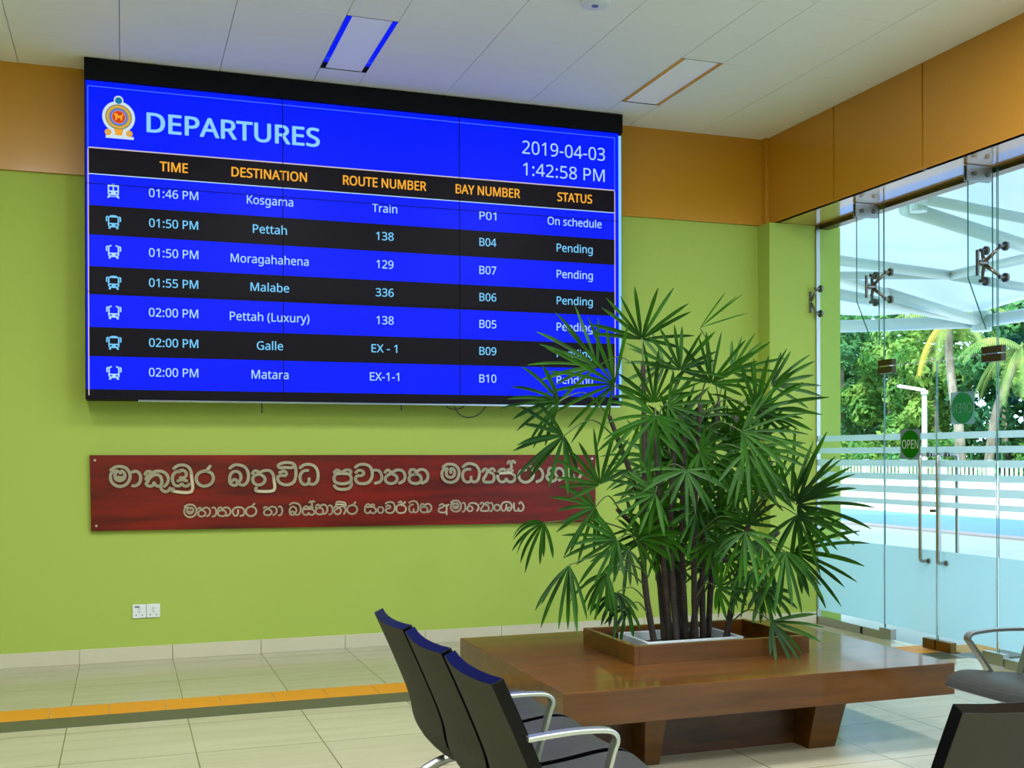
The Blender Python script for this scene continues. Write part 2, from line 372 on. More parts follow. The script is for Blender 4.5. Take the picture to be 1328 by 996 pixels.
# ------------------------------------------------------------------ measured outlines and lettering
BIG_LETTERS = [[[(-72,1308),(-45,1327),(-13,1331),(20,1322),(43,1295),(50,1263),(40,1229),(17,1205),(-15,1196),(-47,1206),(-69,1230),(-76,1261),(-68,1289),(-48,1302),(-28,1299),(-43,1286),(-47,1264),(-39,1243),(-15,1235),(8,1245),(17,1267),(11,1289),(-5,1300),(-13,1286)],[(-28,1260),(-13,1254),(1,1259)]],[[(65,1293),(89,1298),(110,1282),(118,1250),(109,1218),(88,1201),(67,1199)]],[[(147,1278),(158,1294),(176,1296),(194,1289),(218,1297),(255,1296),(285,1277),(298,1245),(290,1213),(272,1194)],[(185,1281),(161,1262),(153,1243),(167,1232),(153,1213),(169,1197),(195,1199),(205,1219),(218,1199),(242,1196),(256,1220),(248,1258),(224,1274),(194,1266),(170,1243)],[(248,1188),(257,1168),(278,1157),(300,1165),(310,1181)]],[[(334,1315),(359,1334),(389,1339),(423,1330),(445,1301),(451,1256),(450,1155),(333,1159),(330,1176)],[(377,1295),(349,1292),(328,1267),(326,1232),(340,1201),(370,1196),(387,1209),(401,1195),(424,1194),(435,1206)],[(361,1292),(386,1303),(409,1295),(417,1273),(404,1253),(378,1251)],[(361,1230),(389,1238),(418,1230)]],[[(575,1329),(550,1300),(516,1291),(491,1272),(483,1243),(494,1211),(525,1192),(559,1196),(587,1216),(597,1248),(584,1281),(553,1295)]],[[(710,1315),(736,1335),(767,1337),(806,1325),(828,1298),(836,1259),(828,1220),(805,1197),(783,1198),(768,1211),(783,1240),(780,1273),(758,1291),(732,1289),(713,1270),(707,1238),(713,1208),(735,1194),(756,1201),(756,1226),(739,1237),(724,1224)]],[[(863,1277),(879,1295),(898,1291),(914,1271),(940,1255),(950,1232),(937,1206),(904,1195),(875,1208),(865,1236),(876,1260),(901,1270),(924,1288),(953,1297),(985,1293),(1006,1267),(1011,1231),(1009,1156),(895,1153),(889,1175)]],[[(1160,1322),(1129,1315),(1089,1317),(1053,1315),(1042,1331),(1063,1346),(1103,1352),(1142,1346),(1160,1326),(1166,1289),(1164,1249),(1148,1210),(1108,1194),(1069,1200),(1043,1221),(1040,1251),(1063,1260),(1092,1260),(1099,1278),(1083,1291),(1053,1282)]],[[(1197,1315),(1224,1334),(1260,1338),(1297,1325),(1319,1291),(1323,1248),(1313,1211),(1286,1195),(1260,1205),(1259,1235)],[(1260,1205),(1233,1194),(1207,1206),(1195,1239),(1201,1272),(1224,1292),(1250,1295)]],[[(1440,1280),(1462,1297),(1485,1283),(1502,1283),(1526,1296),(1556,1293),(1561,1278)],[(1499,1272),(1455,1267),(1438,1240),(1448,1210),(1482,1198),(1522,1198),(1556,1212),(1563,1239),(1546,1265),(1499,1272)],[(1561,1212),(1563,1185),(1542,1162),(1502,1156),(1461,1163),(1441,1183)]],[[(1594,1316),(1621,1333),(1659,1336),(1696,1322),(1715,1288),(1715,1244),(1692,1207),(1655,1196),(1614,1201),(1595,1225),(1604,1251),(1638,1255),(1655,1270),(1643,1289),(1618,1292),(1598,1278)]],[[(1734,1293),(1762,1290),(1782,1267),(1788,1237),(1775,1210),(1741,1198)]],[[(1813,1277),(1831,1293),(1848,1286),(1862,1267),(1890,1253),(1903,1229),(1889,1203),(1855,1194),(1823,1206),(1814,1233),(1831,1255),(1862,1270),(1890,1289),(1921,1293),(1949,1280),(1962,1249),(1952,1215),(1922,1197)]],[[(1995,1266),(2005,1292),(2030,1295),(2042,1277),(2028,1260),(2004,1252),(1992,1228),(2005,1202),(2044,1192),(2076,1203),(2084,1230),(2065,1258),(2037,1262),(2062,1289),(2097,1296),(2125,1278),(2136,1247),(2125,1213),(2093,1195)]],[[(2252,1311),(2277,1330),(2309,1334),(2346,1324),(2371,1296),(2376,1263),(2363,1223),(2334,1202),(2305,1198),(2273,1207),(2249,1231),(2242,1266),(2254,1291),(2284,1300),(2277,1276),(2280,1249),(2306,1235),(2333,1244),(2342,1270),(2333,1295),(2313,1300),(2311,1272)]],[[(2407,1313),(2433,1332),(2465,1337),(2506,1323),(2530,1291),(2535,1256),(2523,1214),(2498,1199),(2472,1209),(2469,1236)],[(2472,1208),(2443,1198),(2414,1211),(2403,1247),(2411,1278),(2436,1294),(2462,1294)]],[[(2560,1277),(2579,1296),(2599,1284),(2586,1249),(2566,1217),(2575,1200),(2612,1196),(2643,1203),(2652,1234),(2638,1262),(2612,1273),(2623,1293),(2643,1297),(2655,1281)]],[[(2682,1262),(2701,1288),(2731,1293),(2753,1278),(2775,1293),(2798,1282)],[(2682,1262),(2731,1264),(2790,1265)],[(2682,1255),(2682,1220),(2704,1198),(2734,1200),(2749,1219),(2764,1200),(2794,1197),(2816,1215),(2814,1243),(2790,1261)],[(2761,1337),(2772,1353),(2787,1340),(2802,1355),(2818,1344)],[(2787,1339),(2790,1307)]],[[(2903,1299),(2926,1319),(2952,1309),(2967,1277),(2964,1231),(2933,1199),(2892,1193),(2858,1213),(2849,1251),(2865,1280),(2903,1286)]],[[(2990,1299),(3017,1298),(3040,1273),(3045,1241),(3032,1211),(2995,1195)]],[[(3088,1269),(3100,1297),(3124,1298),(3137,1278),(3117,1260),(3083,1246),(3080,1220),(3109,1198),(3145,1204),(3160,1233),(3145,1260),(3157,1289),(3186,1296),(3210,1277),(3219,1246),(3205,1219),(3179,1205)]],[[(3253,1288),(3253,1245),(3266,1218),(3295,1219),(3302,1240),(3312,1218),(3344,1220),(3361,1254),(3346,1281),(3327,1299),(3312,1283)]]]
SMALL_LETTERS = [[[(405,1050),(422,1062),(443,1065),(465,1059),(479,1041),(484,1020),(478,998),(462,983),(442,978),(421,984),(406,1000),(402,1020),(407,1038),(420,1046),(433,1044),(424,1036),(421,1022),(426,1008),(442,1003),(457,1009),(463,1023),(459,1037),(448,1044),(443,1035)],[(433,1019),(443,1015),(452,1018)]],[[(494,1033),(504,1042),(513,1038),(521,1026),(536,1017),(544,1002),(536,986),(517,981),(500,988),(495,1005),(504,1019),(521,1028),(536,1039),(553,1042),(569,1033),(575,1014),(570,993),(554,982)]],[[(590,1039),(602,1042),(612,1032),(617,1012),(612,991),(602,981),(591,979)]],[[(629,1024),(635,1039),(650,1041),(657,1030),(649,1021),(634,1016),(627,1001),(635,986),(658,980),(677,986),(683,1002),(671,1019),(654,1021),(669,1037),(690,1041),(707,1030),(714,1012),(707,992),(688,981)]],[[(765,1021),(762,992),(748,980),(735,989),(728,1010),(736,1031),(757,1040),(785,1039),(803,1027),(809,1006),(801,986),(781,979)]],[[(876,1064),(861,1045),(840,1040),(824,1028),(819,1009),(826,989),(845,977),(866,979),(884,992),(890,1012),(882,1033),(863,1042)]],[[(942,1031),(953,1040),(963,1036),(972,1024),(988,1016),(997,1001),(988,985),(967,980),(948,987),(943,1004),(953,1018),(972,1026),(988,1038),(1007,1040),(1024,1032),(1032,1013),(1026,992),(1008,981)]],[[(1046,1038),(1057,1041),(1067,1030),(1071,1010),(1066,990),(1057,979),(1047,978)]],[[(1124,1052),(1140,1063),(1159,1064),(1183,1056),(1196,1041),(1201,1017),(1196,994),(1182,980),(1169,980),(1160,988),(1169,1006),(1167,1025),(1153,1037),(1138,1036),(1126,1024),(1122,1005),(1126,987),(1140,978),(1152,983),(1152,998),(1142,1004),(1133,997)]],[[(1216,1018),(1228,1035),(1246,1038),(1259,1028),(1273,1037),(1286,1030)],[(1216,1018),(1245,1019),(1282,1019)],[(1216,1014),(1216,992),(1230,978),(1248,979),(1257,991),(1266,979),(1284,977),(1297,988),(1296,1006),(1282,1017)],[(1264,1065),(1270,1075),(1279,1067),(1289,1076),(1298,1069)],[(1279,1066),(1282,1046)]],[[(1308,1028),(1315,1046),(1329,1048),(1336,1036),(1328,1025),(1314,1019),(1307,1003),(1314,986),(1337,978),(1356,986),(1361,1004),(1350,1023),(1333,1026),(1348,1044),(1369,1048),(1385,1036),(1392,1015),(1385,992),(1366,980)]],[[(1402,1039),(1414,1042),(1425,1031),(1429,1010),(1425,989),(1414,978),(1404,977)]],[[(1441,1023),(1449,1036),(1461,1031),(1482,1018),(1490,1000),(1474,978),(1449,983),(1441,1001),(1457,1014),(1482,1029),(1503,1032),(1519,1021),(1523,1004),(1511,979)],[(1453,1047),(1461,1065),(1490,1066),(1519,1057),(1524,1035),(1499,1047),(1453,1047)]],[[(1594,1061),(1578,1044),(1556,1038),(1540,1027),(1535,1009),(1542,989),(1562,978),(1584,979),(1602,992),(1608,1011),(1600,1031),(1580,1040)]],[[(1664,1025),(1676,1042),(1693,1046),(1707,1035),(1720,1045),(1734,1038)],[(1664,1025),(1693,1026),(1729,1026)],[(1664,1020),(1664,996),(1678,981),(1695,982),(1704,995),(1713,982),(1731,979),(1745,992),(1743,1011),(1729,1024)]],[[(1802,1002),(1798,989),(1787,981),(1773,981),(1763,989),(1758,1002),(1763,1015),(1774,1023),(1787,1023),(1798,1015),(1802,1002)]],[[(1819,1048),(1835,1057),(1855,1059),(1876,1051),(1886,1031),(1886,1006),(1874,985),(1853,978),(1830,982),(1820,995),(1825,1010),(1844,1012),(1853,1021),(1847,1032),(1833,1034),(1822,1026)]],[[(1900,990),(1900,1020),(1918,1037),(1954,1032),(1971,1006),(1957,981),(1921,977),(1900,990)],[(1939,1032),(1964,1057)],[(1914,1054),(1936,1062),(1936,1045)]],[[(1995,1050),(2010,1060),(2030,1063),(2050,1055),(2062,1035),(2064,1010),(2059,989),(2044,979),(2029,985),(2029,1003)],[(2029,985),(2015,979),(2000,986),(1994,1005),(1997,1025),(2010,1036),(2024,1038)]],[[(2082,1022),(2088,1038),(2102,1040),(2109,1029),(2101,1019),(2087,1014),(2080,999),(2088,983),(2110,977),(2129,983),(2134,1000),(2123,1017),(2106,1020),(2121,1036),(2141,1040),(2158,1029),(2164,1010),(2157,989),(2139,978)]],[[(2227,1027),(2246,1038),(2262,1026),(2246,1011),(2225,1006),(2219,988),(2233,976),(2266,974),(2281,987)],[(2258,1022),(2297,1031)],[(2281,1022),(2281,959)]],[[(2315,1048),(2333,1059),(2354,1061),(2375,1056),(2389,1039),(2394,1019),(2388,998),(2373,983),(2352,978),(2332,984),(2317,999),(2313,1019),(2318,1036),(2331,1043),(2344,1041),(2334,1034),(2332,1020),(2337,1007),(2352,1002),(2367,1008),(2373,1021),(2369,1035),(2359,1042),(2354,1033)],[(2344,1017),(2354,1014),(2362,1017)]],[[(2405,1040),(2415,1044),(2423,1033),(2427,1011),(2423,990),(2414,979),(2406,977)]],[[(2451,1017),(2460,1035),(2482,1041),(2514,1034),(2532,1009),(2519,981)],[(2455,1020),(2442,998),(2460,979),(2482,988),(2480,1010),(2460,1018)]],[[(2544,1031),(2558,1043),(2572,1035),(2563,1012),(2548,992),(2555,981),(2582,978),(2605,982),(2612,1002),(2601,1021),(2582,1028),(2590,1040),(2605,1043),(2613,1033)]],[[(2621,1037),(2632,1040),(2641,1030),(2645,1009),(2641,989),(2631,978),(2622,977)]],[[(2702,1001),(2698,988),(2686,980),(2671,980),(2659,989),(2655,1002),(2659,1016),(2671,1024),(2686,1024),(2698,1015),(2702,1001)]],[[(2753,1023),(2746,989),(2729,976),(2715,987),(2711,1014),(2724,1037),(2749,1044),(2778,1040),(2795,1016),(2790,989),(2769,975),(2759,993),(2778,1002)]],[[(2813,1033),(2813,998),(2822,976),(2844,976),(2849,994),(2856,975),(2880,977),(2892,1004),(2882,1027),(2867,1042),(2856,1029)]]]
FRONDS = [(2.526,5.2,1.994,0.017,-0.211,0.977,-0.78,0.609,0.145,0.286,195,12,0.1),
(2.642,5.0,1.823,0.216,-0.164,0.963,-0.975,0.009,0.22,0.255,200,12,0.1),
(2.282,5.0,1.747,-0.921,0.29,0.259,-0.142,0.368,-0.919,0.378,190,11,0.15),
(2.345,5.35,1.862,-0.91,0.061,0.41,-0.412,-0.029,-0.911,0.342,140,9,0.15),
(1.989,5.0,1.66,-0.986,0.008,-0.165,0.164,0.167,-0.972,0.279,150,10,0.25),
(1.972,4.9,1.491,-0.831,0.027,-0.556,0.55,0.194,-0.813,0.306,190,12,0.2),
(2.158,4.9,1.259,-0.451,-0.029,0.892,-0.882,0.17,-0.44,0.244,190,11,0.1),
(2.354,4.7,1.579,-0.4,0.135,-0.906,0.915,0.114,-0.387,0.317,230,14,0.25),
(2.546,5.1,1.664,-0.176,-0.251,0.952,-0.937,0.339,-0.084,0.282,170,10,0.1),
(2.817,5.0,1.761,0.267,-0.26,0.928,-0.938,0.153,0.313,0.258,200,12,0.1),
(3.108,5.3,1.847,0.589,-0.609,0.53,-0.301,0.444,0.844,0.275,140,9,0.1),
(3.015,4.9,1.63,0.805,-0.421,0.419,-0.431,0.072,0.9,0.311,190,12,0.15),
(2.874,4.8,1.511,0.793,-0.586,-0.166,0.287,0.118,0.951,0.318,180,12,0.3),
(2.9,4.8,1.416,0.306,-0.52,-0.797,0.792,-0.326,0.516,0.323,160,11,0.3),
(3.155,4.8,1.165,0.21,-0.178,0.961,-0.67,0.689,0.275,0.339,150,11,0.05),
(3.124,4.7,1.151,0.89,-0.423,0.173,-0.3,-0.255,0.919,0.333,190,13,0.25),
(3.124,4.7,1.101,0.278,-0.231,-0.932,0.618,-0.7,0.358,0.284,170,11,0.3),
(3.172,4.8,0.914,0.744,-0.622,-0.243,0.01,-0.354,0.935,0.328,150,12,0.2),
(3.053,4.7,0.926,-0.066,-0.189,-0.98,0.976,-0.218,-0.024,0.282,150,12,0.3),
(1.907,5.0,1.075,-0.686,0.177,-0.706,0.726,0.24,-0.645,0.244,150,9,0.9),
(2.038,5.0,0.867,-0.244,-0.076,-0.967,0.897,-0.397,-0.195,0.306,90,8,0.5),
(2.242,5.0,0.818,-0.477,0.15,-0.866,0.639,-0.617,-0.459,0.242,120,9,0.7),
(2.337,5.1,0.711,-0.154,-0.182,-0.971,0.954,-0.282,-0.098,0.201,150,9,0.6),
(2.392,5.1,0.635,-0.45,-0.026,-0.893,0.865,-0.26,-0.429,0.174,160,6,0.5),
(2.177,5.0,1.144,-0.795,-0.143,-0.59,0.57,0.159,-0.806,0.256,200,12,0.2),
(2.292,5.0,0.983,-0.939,0.083,-0.333,0.317,-0.157,-0.935,0.273,170,12,0.25),
(2.448,5.2,0.917,-0.714,0.069,-0.697,0.55,-0.561,-0.619,0.245,170,11,0.3),
(2.899,4.8,1.056,-0.129,-0.369,0.92,-0.92,0.391,0.028,0.197,200,10,0.1),
(2.86,4.75,1.022,-0.111,-0.318,-0.942,0.836,-0.542,0.084,0.24,180,11,0.5),
(2.775,4.9,0.965,0.459,-0.201,-0.865,0.602,-0.647,0.469,0.199,230,12,0.3),
(2.995,4.8,0.977,-0.387,-0.094,-0.918,0.922,-0.016,-0.387,0.275,140,10,0.4),
(2.849,5.0,0.724,0.801,-0.599,0.0,0.077,0.103,0.992,0.164,220,9,0.2),
(3.025,4.78,0.573,0.561,-0.569,-0.602,0.712,-0.039,0.701,0.251,130,8,0.2),
(3.056,4.9,0.726,0.17,-0.469,-0.867,0.781,-0.472,0.409,0.203,150,8,0.4),
(3.051,5.0,0.803,-0.111,-0.318,-0.941,0.975,-0.216,-0.042,0.238,160,9,0.4),
(2.72,5.2,1.527,-0.102,-0.292,0.951,-0.888,0.458,0.045,0.209,240,11,0.1),
(2.503,5.0,1.207,-0.923,0.183,-0.339,0.29,-0.25,-0.924,0.253,200,12,0.2),
(2.675,5.0,1.321,-0.131,-0.375,-0.918,0.977,-0.208,-0.055,0.271,220,12,0.3),
(2.851,5.0,1.358,0.466,-0.181,-0.866,0.557,-0.7,0.446,0.282,200,12,0.3),
(2.795,5.1,1.12,-0.032,-0.091,-0.995,0.999,-0.002,-0.032,0.246,200,11,0.3),
(2.596,5.1,1.006,-0.332,0.086,-0.939,0.936,0.153,-0.317,0.235,200,11,0.3),
(3.295,5.2,1.77,0.825,-0.377,0.421,-0.252,0.422,0.871,0.257,120,8,0.1),
(2.761,5.4,1.888,-0.979,0.114,0.17,-0.2,-0.37,-0.907,0.258,160,8,0.1),
(2.921,5.3,2.078,0.619,-0.519,0.59,-0.49,0.332,0.806,0.272,40,4,0.05),
(3.184,5.0,1.197,-0.379,-0.067,0.923,-0.812,0.503,-0.297,0.279,120,8,0.1),
(3.105,5.467,1.052,-0.609,-0.198,0.768,-0.763,-0.117,-0.636,0.225,225,12,0.3439896418589292),
(2.6,5.052,1.648,0.886,-0.463,-0.027,0.045,0.028,0.999,0.211,192,10,0.15327854739722555),
(2.828,5.546,1.468,0.667,-0.324,0.671,-0.691,0.067,0.719,0.235,217,12,0.18167480813756742),
(2.439,5.086,0.98,0.839,-0.327,0.435,-0.515,-0.218,0.829,0.226,222,10,0.2848058672177026),
(3.205,5.562,1.537,0.695,-0.629,0.349,-0.334,0.147,0.931,0.256,223,11,0.25372667790568626),
(3.175,5.166,1.477,-0.271,-0.161,0.949,-0.747,0.656,-0.102,0.277,205,9,0.2274894829007822),
(3.077,5.155,1.291,0.556,-0.561,-0.614,0.459,-0.409,0.789,0.299,173,9,0.38730511916763155),
(2.812,5.307,1.357,-0.543,-0.117,-0.832,0.816,0.162,-0.555,0.254,220,10,0.30592825776930876),
(3.155,5.11,1.599,-0.043,-0.381,0.923,-0.875,0.46,0.15,0.291,200,11,0.3439007536747488),
(2.703,5.468,1.054,0.704,-0.586,0.402,-0.283,0.288,0.915,0.226,226,11,0.2782200135492301),
(2.722,5.129,1.572,0.784,-0.302,0.543,-0.29,0.594,0.75,0.233,211,9,0.30670144213152684),
(3.067,5.264,1.439,0.723,-0.466,0.509,-0.63,-0.145,0.763,0.299,206,9,0.20933415096357183),
(2.957,5.246,0.994,-0.925,0.25,0.285,-0.337,-0.198,-0.92,0.216,224,12,0.23354632340079037),
(2.702,5.317,0.863,0.883,-0.462,0.089,-0.062,0.074,0.995,0.228,194,11,0.18731133613506445),
(3.152,5.245,1.451,-0.747,0.148,0.648,-0.661,-0.269,-0.701,0.257,228,12,0.3222097615329642),
(2.755,5.256,1.469,0.761,-0.282,0.584,-0.615,-0.028,0.788,0.259,219,10,0.30674124273870973),
(2.756,5.008,1.413,0.763,-0.532,-0.368,0.265,-0.261,0.928,0.234,222,11,0.32364918736272363),
(2.977,5.186,1.054,0.376,-0.415,0.829,-0.923,-0.085,0.376,0.28,199,11,0.38922135670771363),
(2.903,5.504,1.557,0.72,-0.573,-0.392,0.275,-0.284,0.919,0.247,189,11,0.3541699169210142),
(2.958,5.176,1.022,0.762,-0.354,-0.542,0.566,-0.04,0.823,0.242,219,10,0.36747781311529026),
(3.217,5.572,0.829,0.106,-0.069,-0.992,0.664,-0.738,0.122,0.308,179,12,0.2207145495180517),
(2.56,5.221,1.136,0.825,-0.507,0.248,-0.375,-0.164,0.912,0.29,200,11,0.3059342733644095),
(3.199,5.418,1.146,-0.957,0.251,-0.146,0.209,0.248,-0.946,0.283,196,10,0.33974928871906773),
(2.821,5.591,1.072,0.681,-0.259,0.684,-0.682,0.113,0.722,0.234,223,10,0.27066546677306313),
(2.886,5.178,1.348,-0.978,0.013,0.209,-0.196,0.303,-0.933,0.274,182,11,0.15016515394769678),
(2.8,5.217,1.465,0.842,-0.51,-0.178,0.197,-0.017,0.98,0.214,192,11,0.1737054159776891),
(2.967,5.328,1.413,-0.73,-0.055,0.681,-0.595,0.541,-0.595,0.29,195,11,0.2668680677974829),
(2.637,5.26,1.377,-0.948,0.316,-0.033,-0.08,-0.339,-0.937,0.283,175,9,0.24546345492437172),
(2.783,5.301,0.917,0.767,-0.642,0.006,-0.049,-0.049,0.998,0.252,203,10,0.2733525505131009),
(2.845,5.2,1.1,0.515,-0.593,0.619,-0.744,0.051,0.667,0.276,205,11,0.2740763762054374),
(3.008,5.59,1.432,-0.767,0.156,-0.622,0.482,-0.5,-0.72,0.237,198,12,0.21137507649716566),
(2.526,5.205,1.583,0.222,-0.121,-0.967,0.924,-0.29,0.249,0.248,184,9,0.2114150455037482),
(2.892,5.593,1.581,0.298,-0.415,-0.86,0.774,-0.423,0.472,0.285,198,9,0.1540431912250792),
(2.69,5.41,1.464,0.687,-0.472,-0.553,0.369,-0.428,0.825,0.247,171,10,0.15910722837380345),
(2.855,5.546,1.31,-0.112,0.016,0.994,-0.994,-0.017,-0.112,0.295,170,12,0.2987230203592065),
(3.102,5.372,0.869,-0.75,0.054,0.659,-0.655,0.074,-0.752,0.282,198,10,0.3747242933073055),
(2.806,5.147,1.061,0.687,-0.629,-0.364,0.074,-0.438,0.896,0.265,204,12,0.3776689043472533),
(2.65,5.307,1.295,-0.641,0.132,-0.756,0.643,-0.446,-0.623,0.264,179,9,0.16710482823221806),
(2.795,5.465,0.99,-0.921,0.029,0.389,-0.338,0.437,-0.833,0.309,213,12,0.3253120375549255),
(2.475,5.093,1.003,0.855,-0.41,0.316,-0.451,-0.288,0.845,0.214,212,11,0.3264434798024554)]
CANES = [[(2.55,5.1,0.46),(2.495,5.117,0.812),(2.51,5.135,1.359),(2.511,5.152,1.871)],[(2.663,5.15,0.445),(2.595,5.117,0.966),(2.546,5.084,1.515)],[(2.673,5.1,0.445),(2.659,5.139,0.962),(2.718,5.178,1.718)],[(2.779,5.2,0.431),(2.74,5.173,0.958),(2.745,5.146,1.518)],[(2.806,5.15,0.445),(2.781,5.116,0.961),(2.8,5.082,1.675)],[(2.879,5.2,0.441),(2.891,5.218,0.95),(2.996,5.237,1.684)],[(2.934,5.25,0.43),(2.988,5.26,0.986),(3.123,5.27,1.605)],[(2.962,5.12,0.449),(3.038,5.116,0.772),(3.135,5.113,1.154),(3.236,5.109,1.356)],[(2.783,5.25,0.415),(2.676,5.241,0.793),(2.487,5.233,1.279),(2.354,5.224,1.597)],[(2.806,5.2,0.429),(2.891,5.195,0.79),(3.144,5.191,0.863),(3.331,5.186,0.982)],[(2.654,5.2,0.438),(2.604,5.221,0.878),(2.404,5.243,1.121)],[(2.796,5.3,0.414),(2.78,5.302,0.784),(2.7,5.304,1.194)]]
SCREEN_TEXT = [('DEPARTURES', 0.16, 1.308, 3.615, 0.131, 'b', 'pale'),
('TIME', 0.242, 0.423, 3.33, 0.065, 'b', 'orange'),
('DESTINATION', 0.707, 1.218, 3.332, 0.066, 'b', 'orange'),
('ROUTE NUMBER', 1.469, 2.073, 3.335, 0.067, 'b', 'orange'),
('BAY NUMBER', 2.292, 2.79, 3.336, 0.068, 'b', 'orange'),
('STATUS', 3.086, 3.37, 3.337, 0.067, 'b', 'orange'),
('2019-04-03', 2.807, 3.477, 3.684, 0.096, 'l', 'white'),
('1:42:58 PM', 2.813, 3.474, 3.523, 0.093, 'l', 'white'),
('01:46 PM', 0.173, 0.489, 3.149, 0.056, 'm', 'row'),
('Kosgama', 0.809, 1.122, 3.151, 0.058, 'm', 'row'),
('Train', 1.677, 1.858, 3.155, 0.058, 'm', 'row'),
('P01', 2.473, 2.603, 3.155, 0.059, 'm', 'row'),
('On schedule', 3.007, 3.447, 3.152, 0.059, 'm', 'row'),
('01:50 PM', 0.173, 0.488, 2.95, 0.057, 's', 'rowd'),
('Pettah', 0.848, 1.079, 2.954, 0.059, 's', 'rowd'),
('138', 1.704, 1.832, 2.958, 0.058, 's', 'rowd'),
('B04', 2.472, 2.603, 2.961, 0.059, 's', 'rowd'),
('Pending', 3.079, 3.373, 2.955, 0.06, 's', 'rowd'),
('01:50 PM', 0.172, 0.488, 2.753, 0.057, 'm', 'row'),
('Moragahahena', 0.7, 1.227, 2.747, 0.058, 'm', 'row'),
('129', 1.706, 1.829, 2.758, 0.058, 'm', 'row'),
('B07', 2.471, 2.602, 2.756, 0.059, 'm', 'row'),
('Pending', 3.079, 3.373, 2.758, 0.059, 'm', 'row'),
('01:55 PM', 0.171, 0.487, 2.553, 0.057, 's', 'rowd'),
('Malabe', 0.831, 1.093, 2.556, 0.058, 's', 'rowd'),
('336', 1.7, 1.831, 2.558, 0.058, 's', 'rowd'),
('B06', 2.471, 2.601, 2.558, 0.059, 's', 'rowd'),
('Pending', 3.078, 3.372, 2.559, 0.059, 's', 'rowd'),
('02:00 PM', 0.17, 0.486, 2.356, 0.057, 'm', 'row'),
('Pettah (Luxury)', 0.693, 1.231, 2.352, 0.058, 'm', 'row'),
('138', 1.704, 1.83, 2.361, 0.058, 'm', 'row'),
('B05', 2.47, 2.601, 2.361, 0.059, 'm', 'row'),
('Pending', 3.077, 3.371, 2.362, 0.06, 'm', 'row'),
('02:00 PM', 0.17, 0.486, 2.155, 0.057, 's', 'rowd'),
('Galle', 0.872, 1.05, 2.156, 0.058, 's', 'rowd'),
('EX - 1', 1.668, 1.855, 2.16, 0.058, 's', 'rowd'),
('B09', 2.469, 2.6, 2.163, 0.059, 's', 'rowd'),
('Pending', 3.077, 3.371, 2.162, 0.059, 's', 'rowd'),
('02:00 PM', 0.169, 0.485, 1.958, 0.057, 'm', 'row'),
('Matara', 0.836, 1.086, 1.958, 0.059, 'm', 'row'),
('EX-1-1', 1.656, 1.868, 1.96, 0.058, 'm', 'row'),
('B10', 2.468, 2.599, 1.962, 0.059, 'm', 'row'),
('Pending', 3.076, 3.37, 1.964, 0.059, 'm', 'row')]
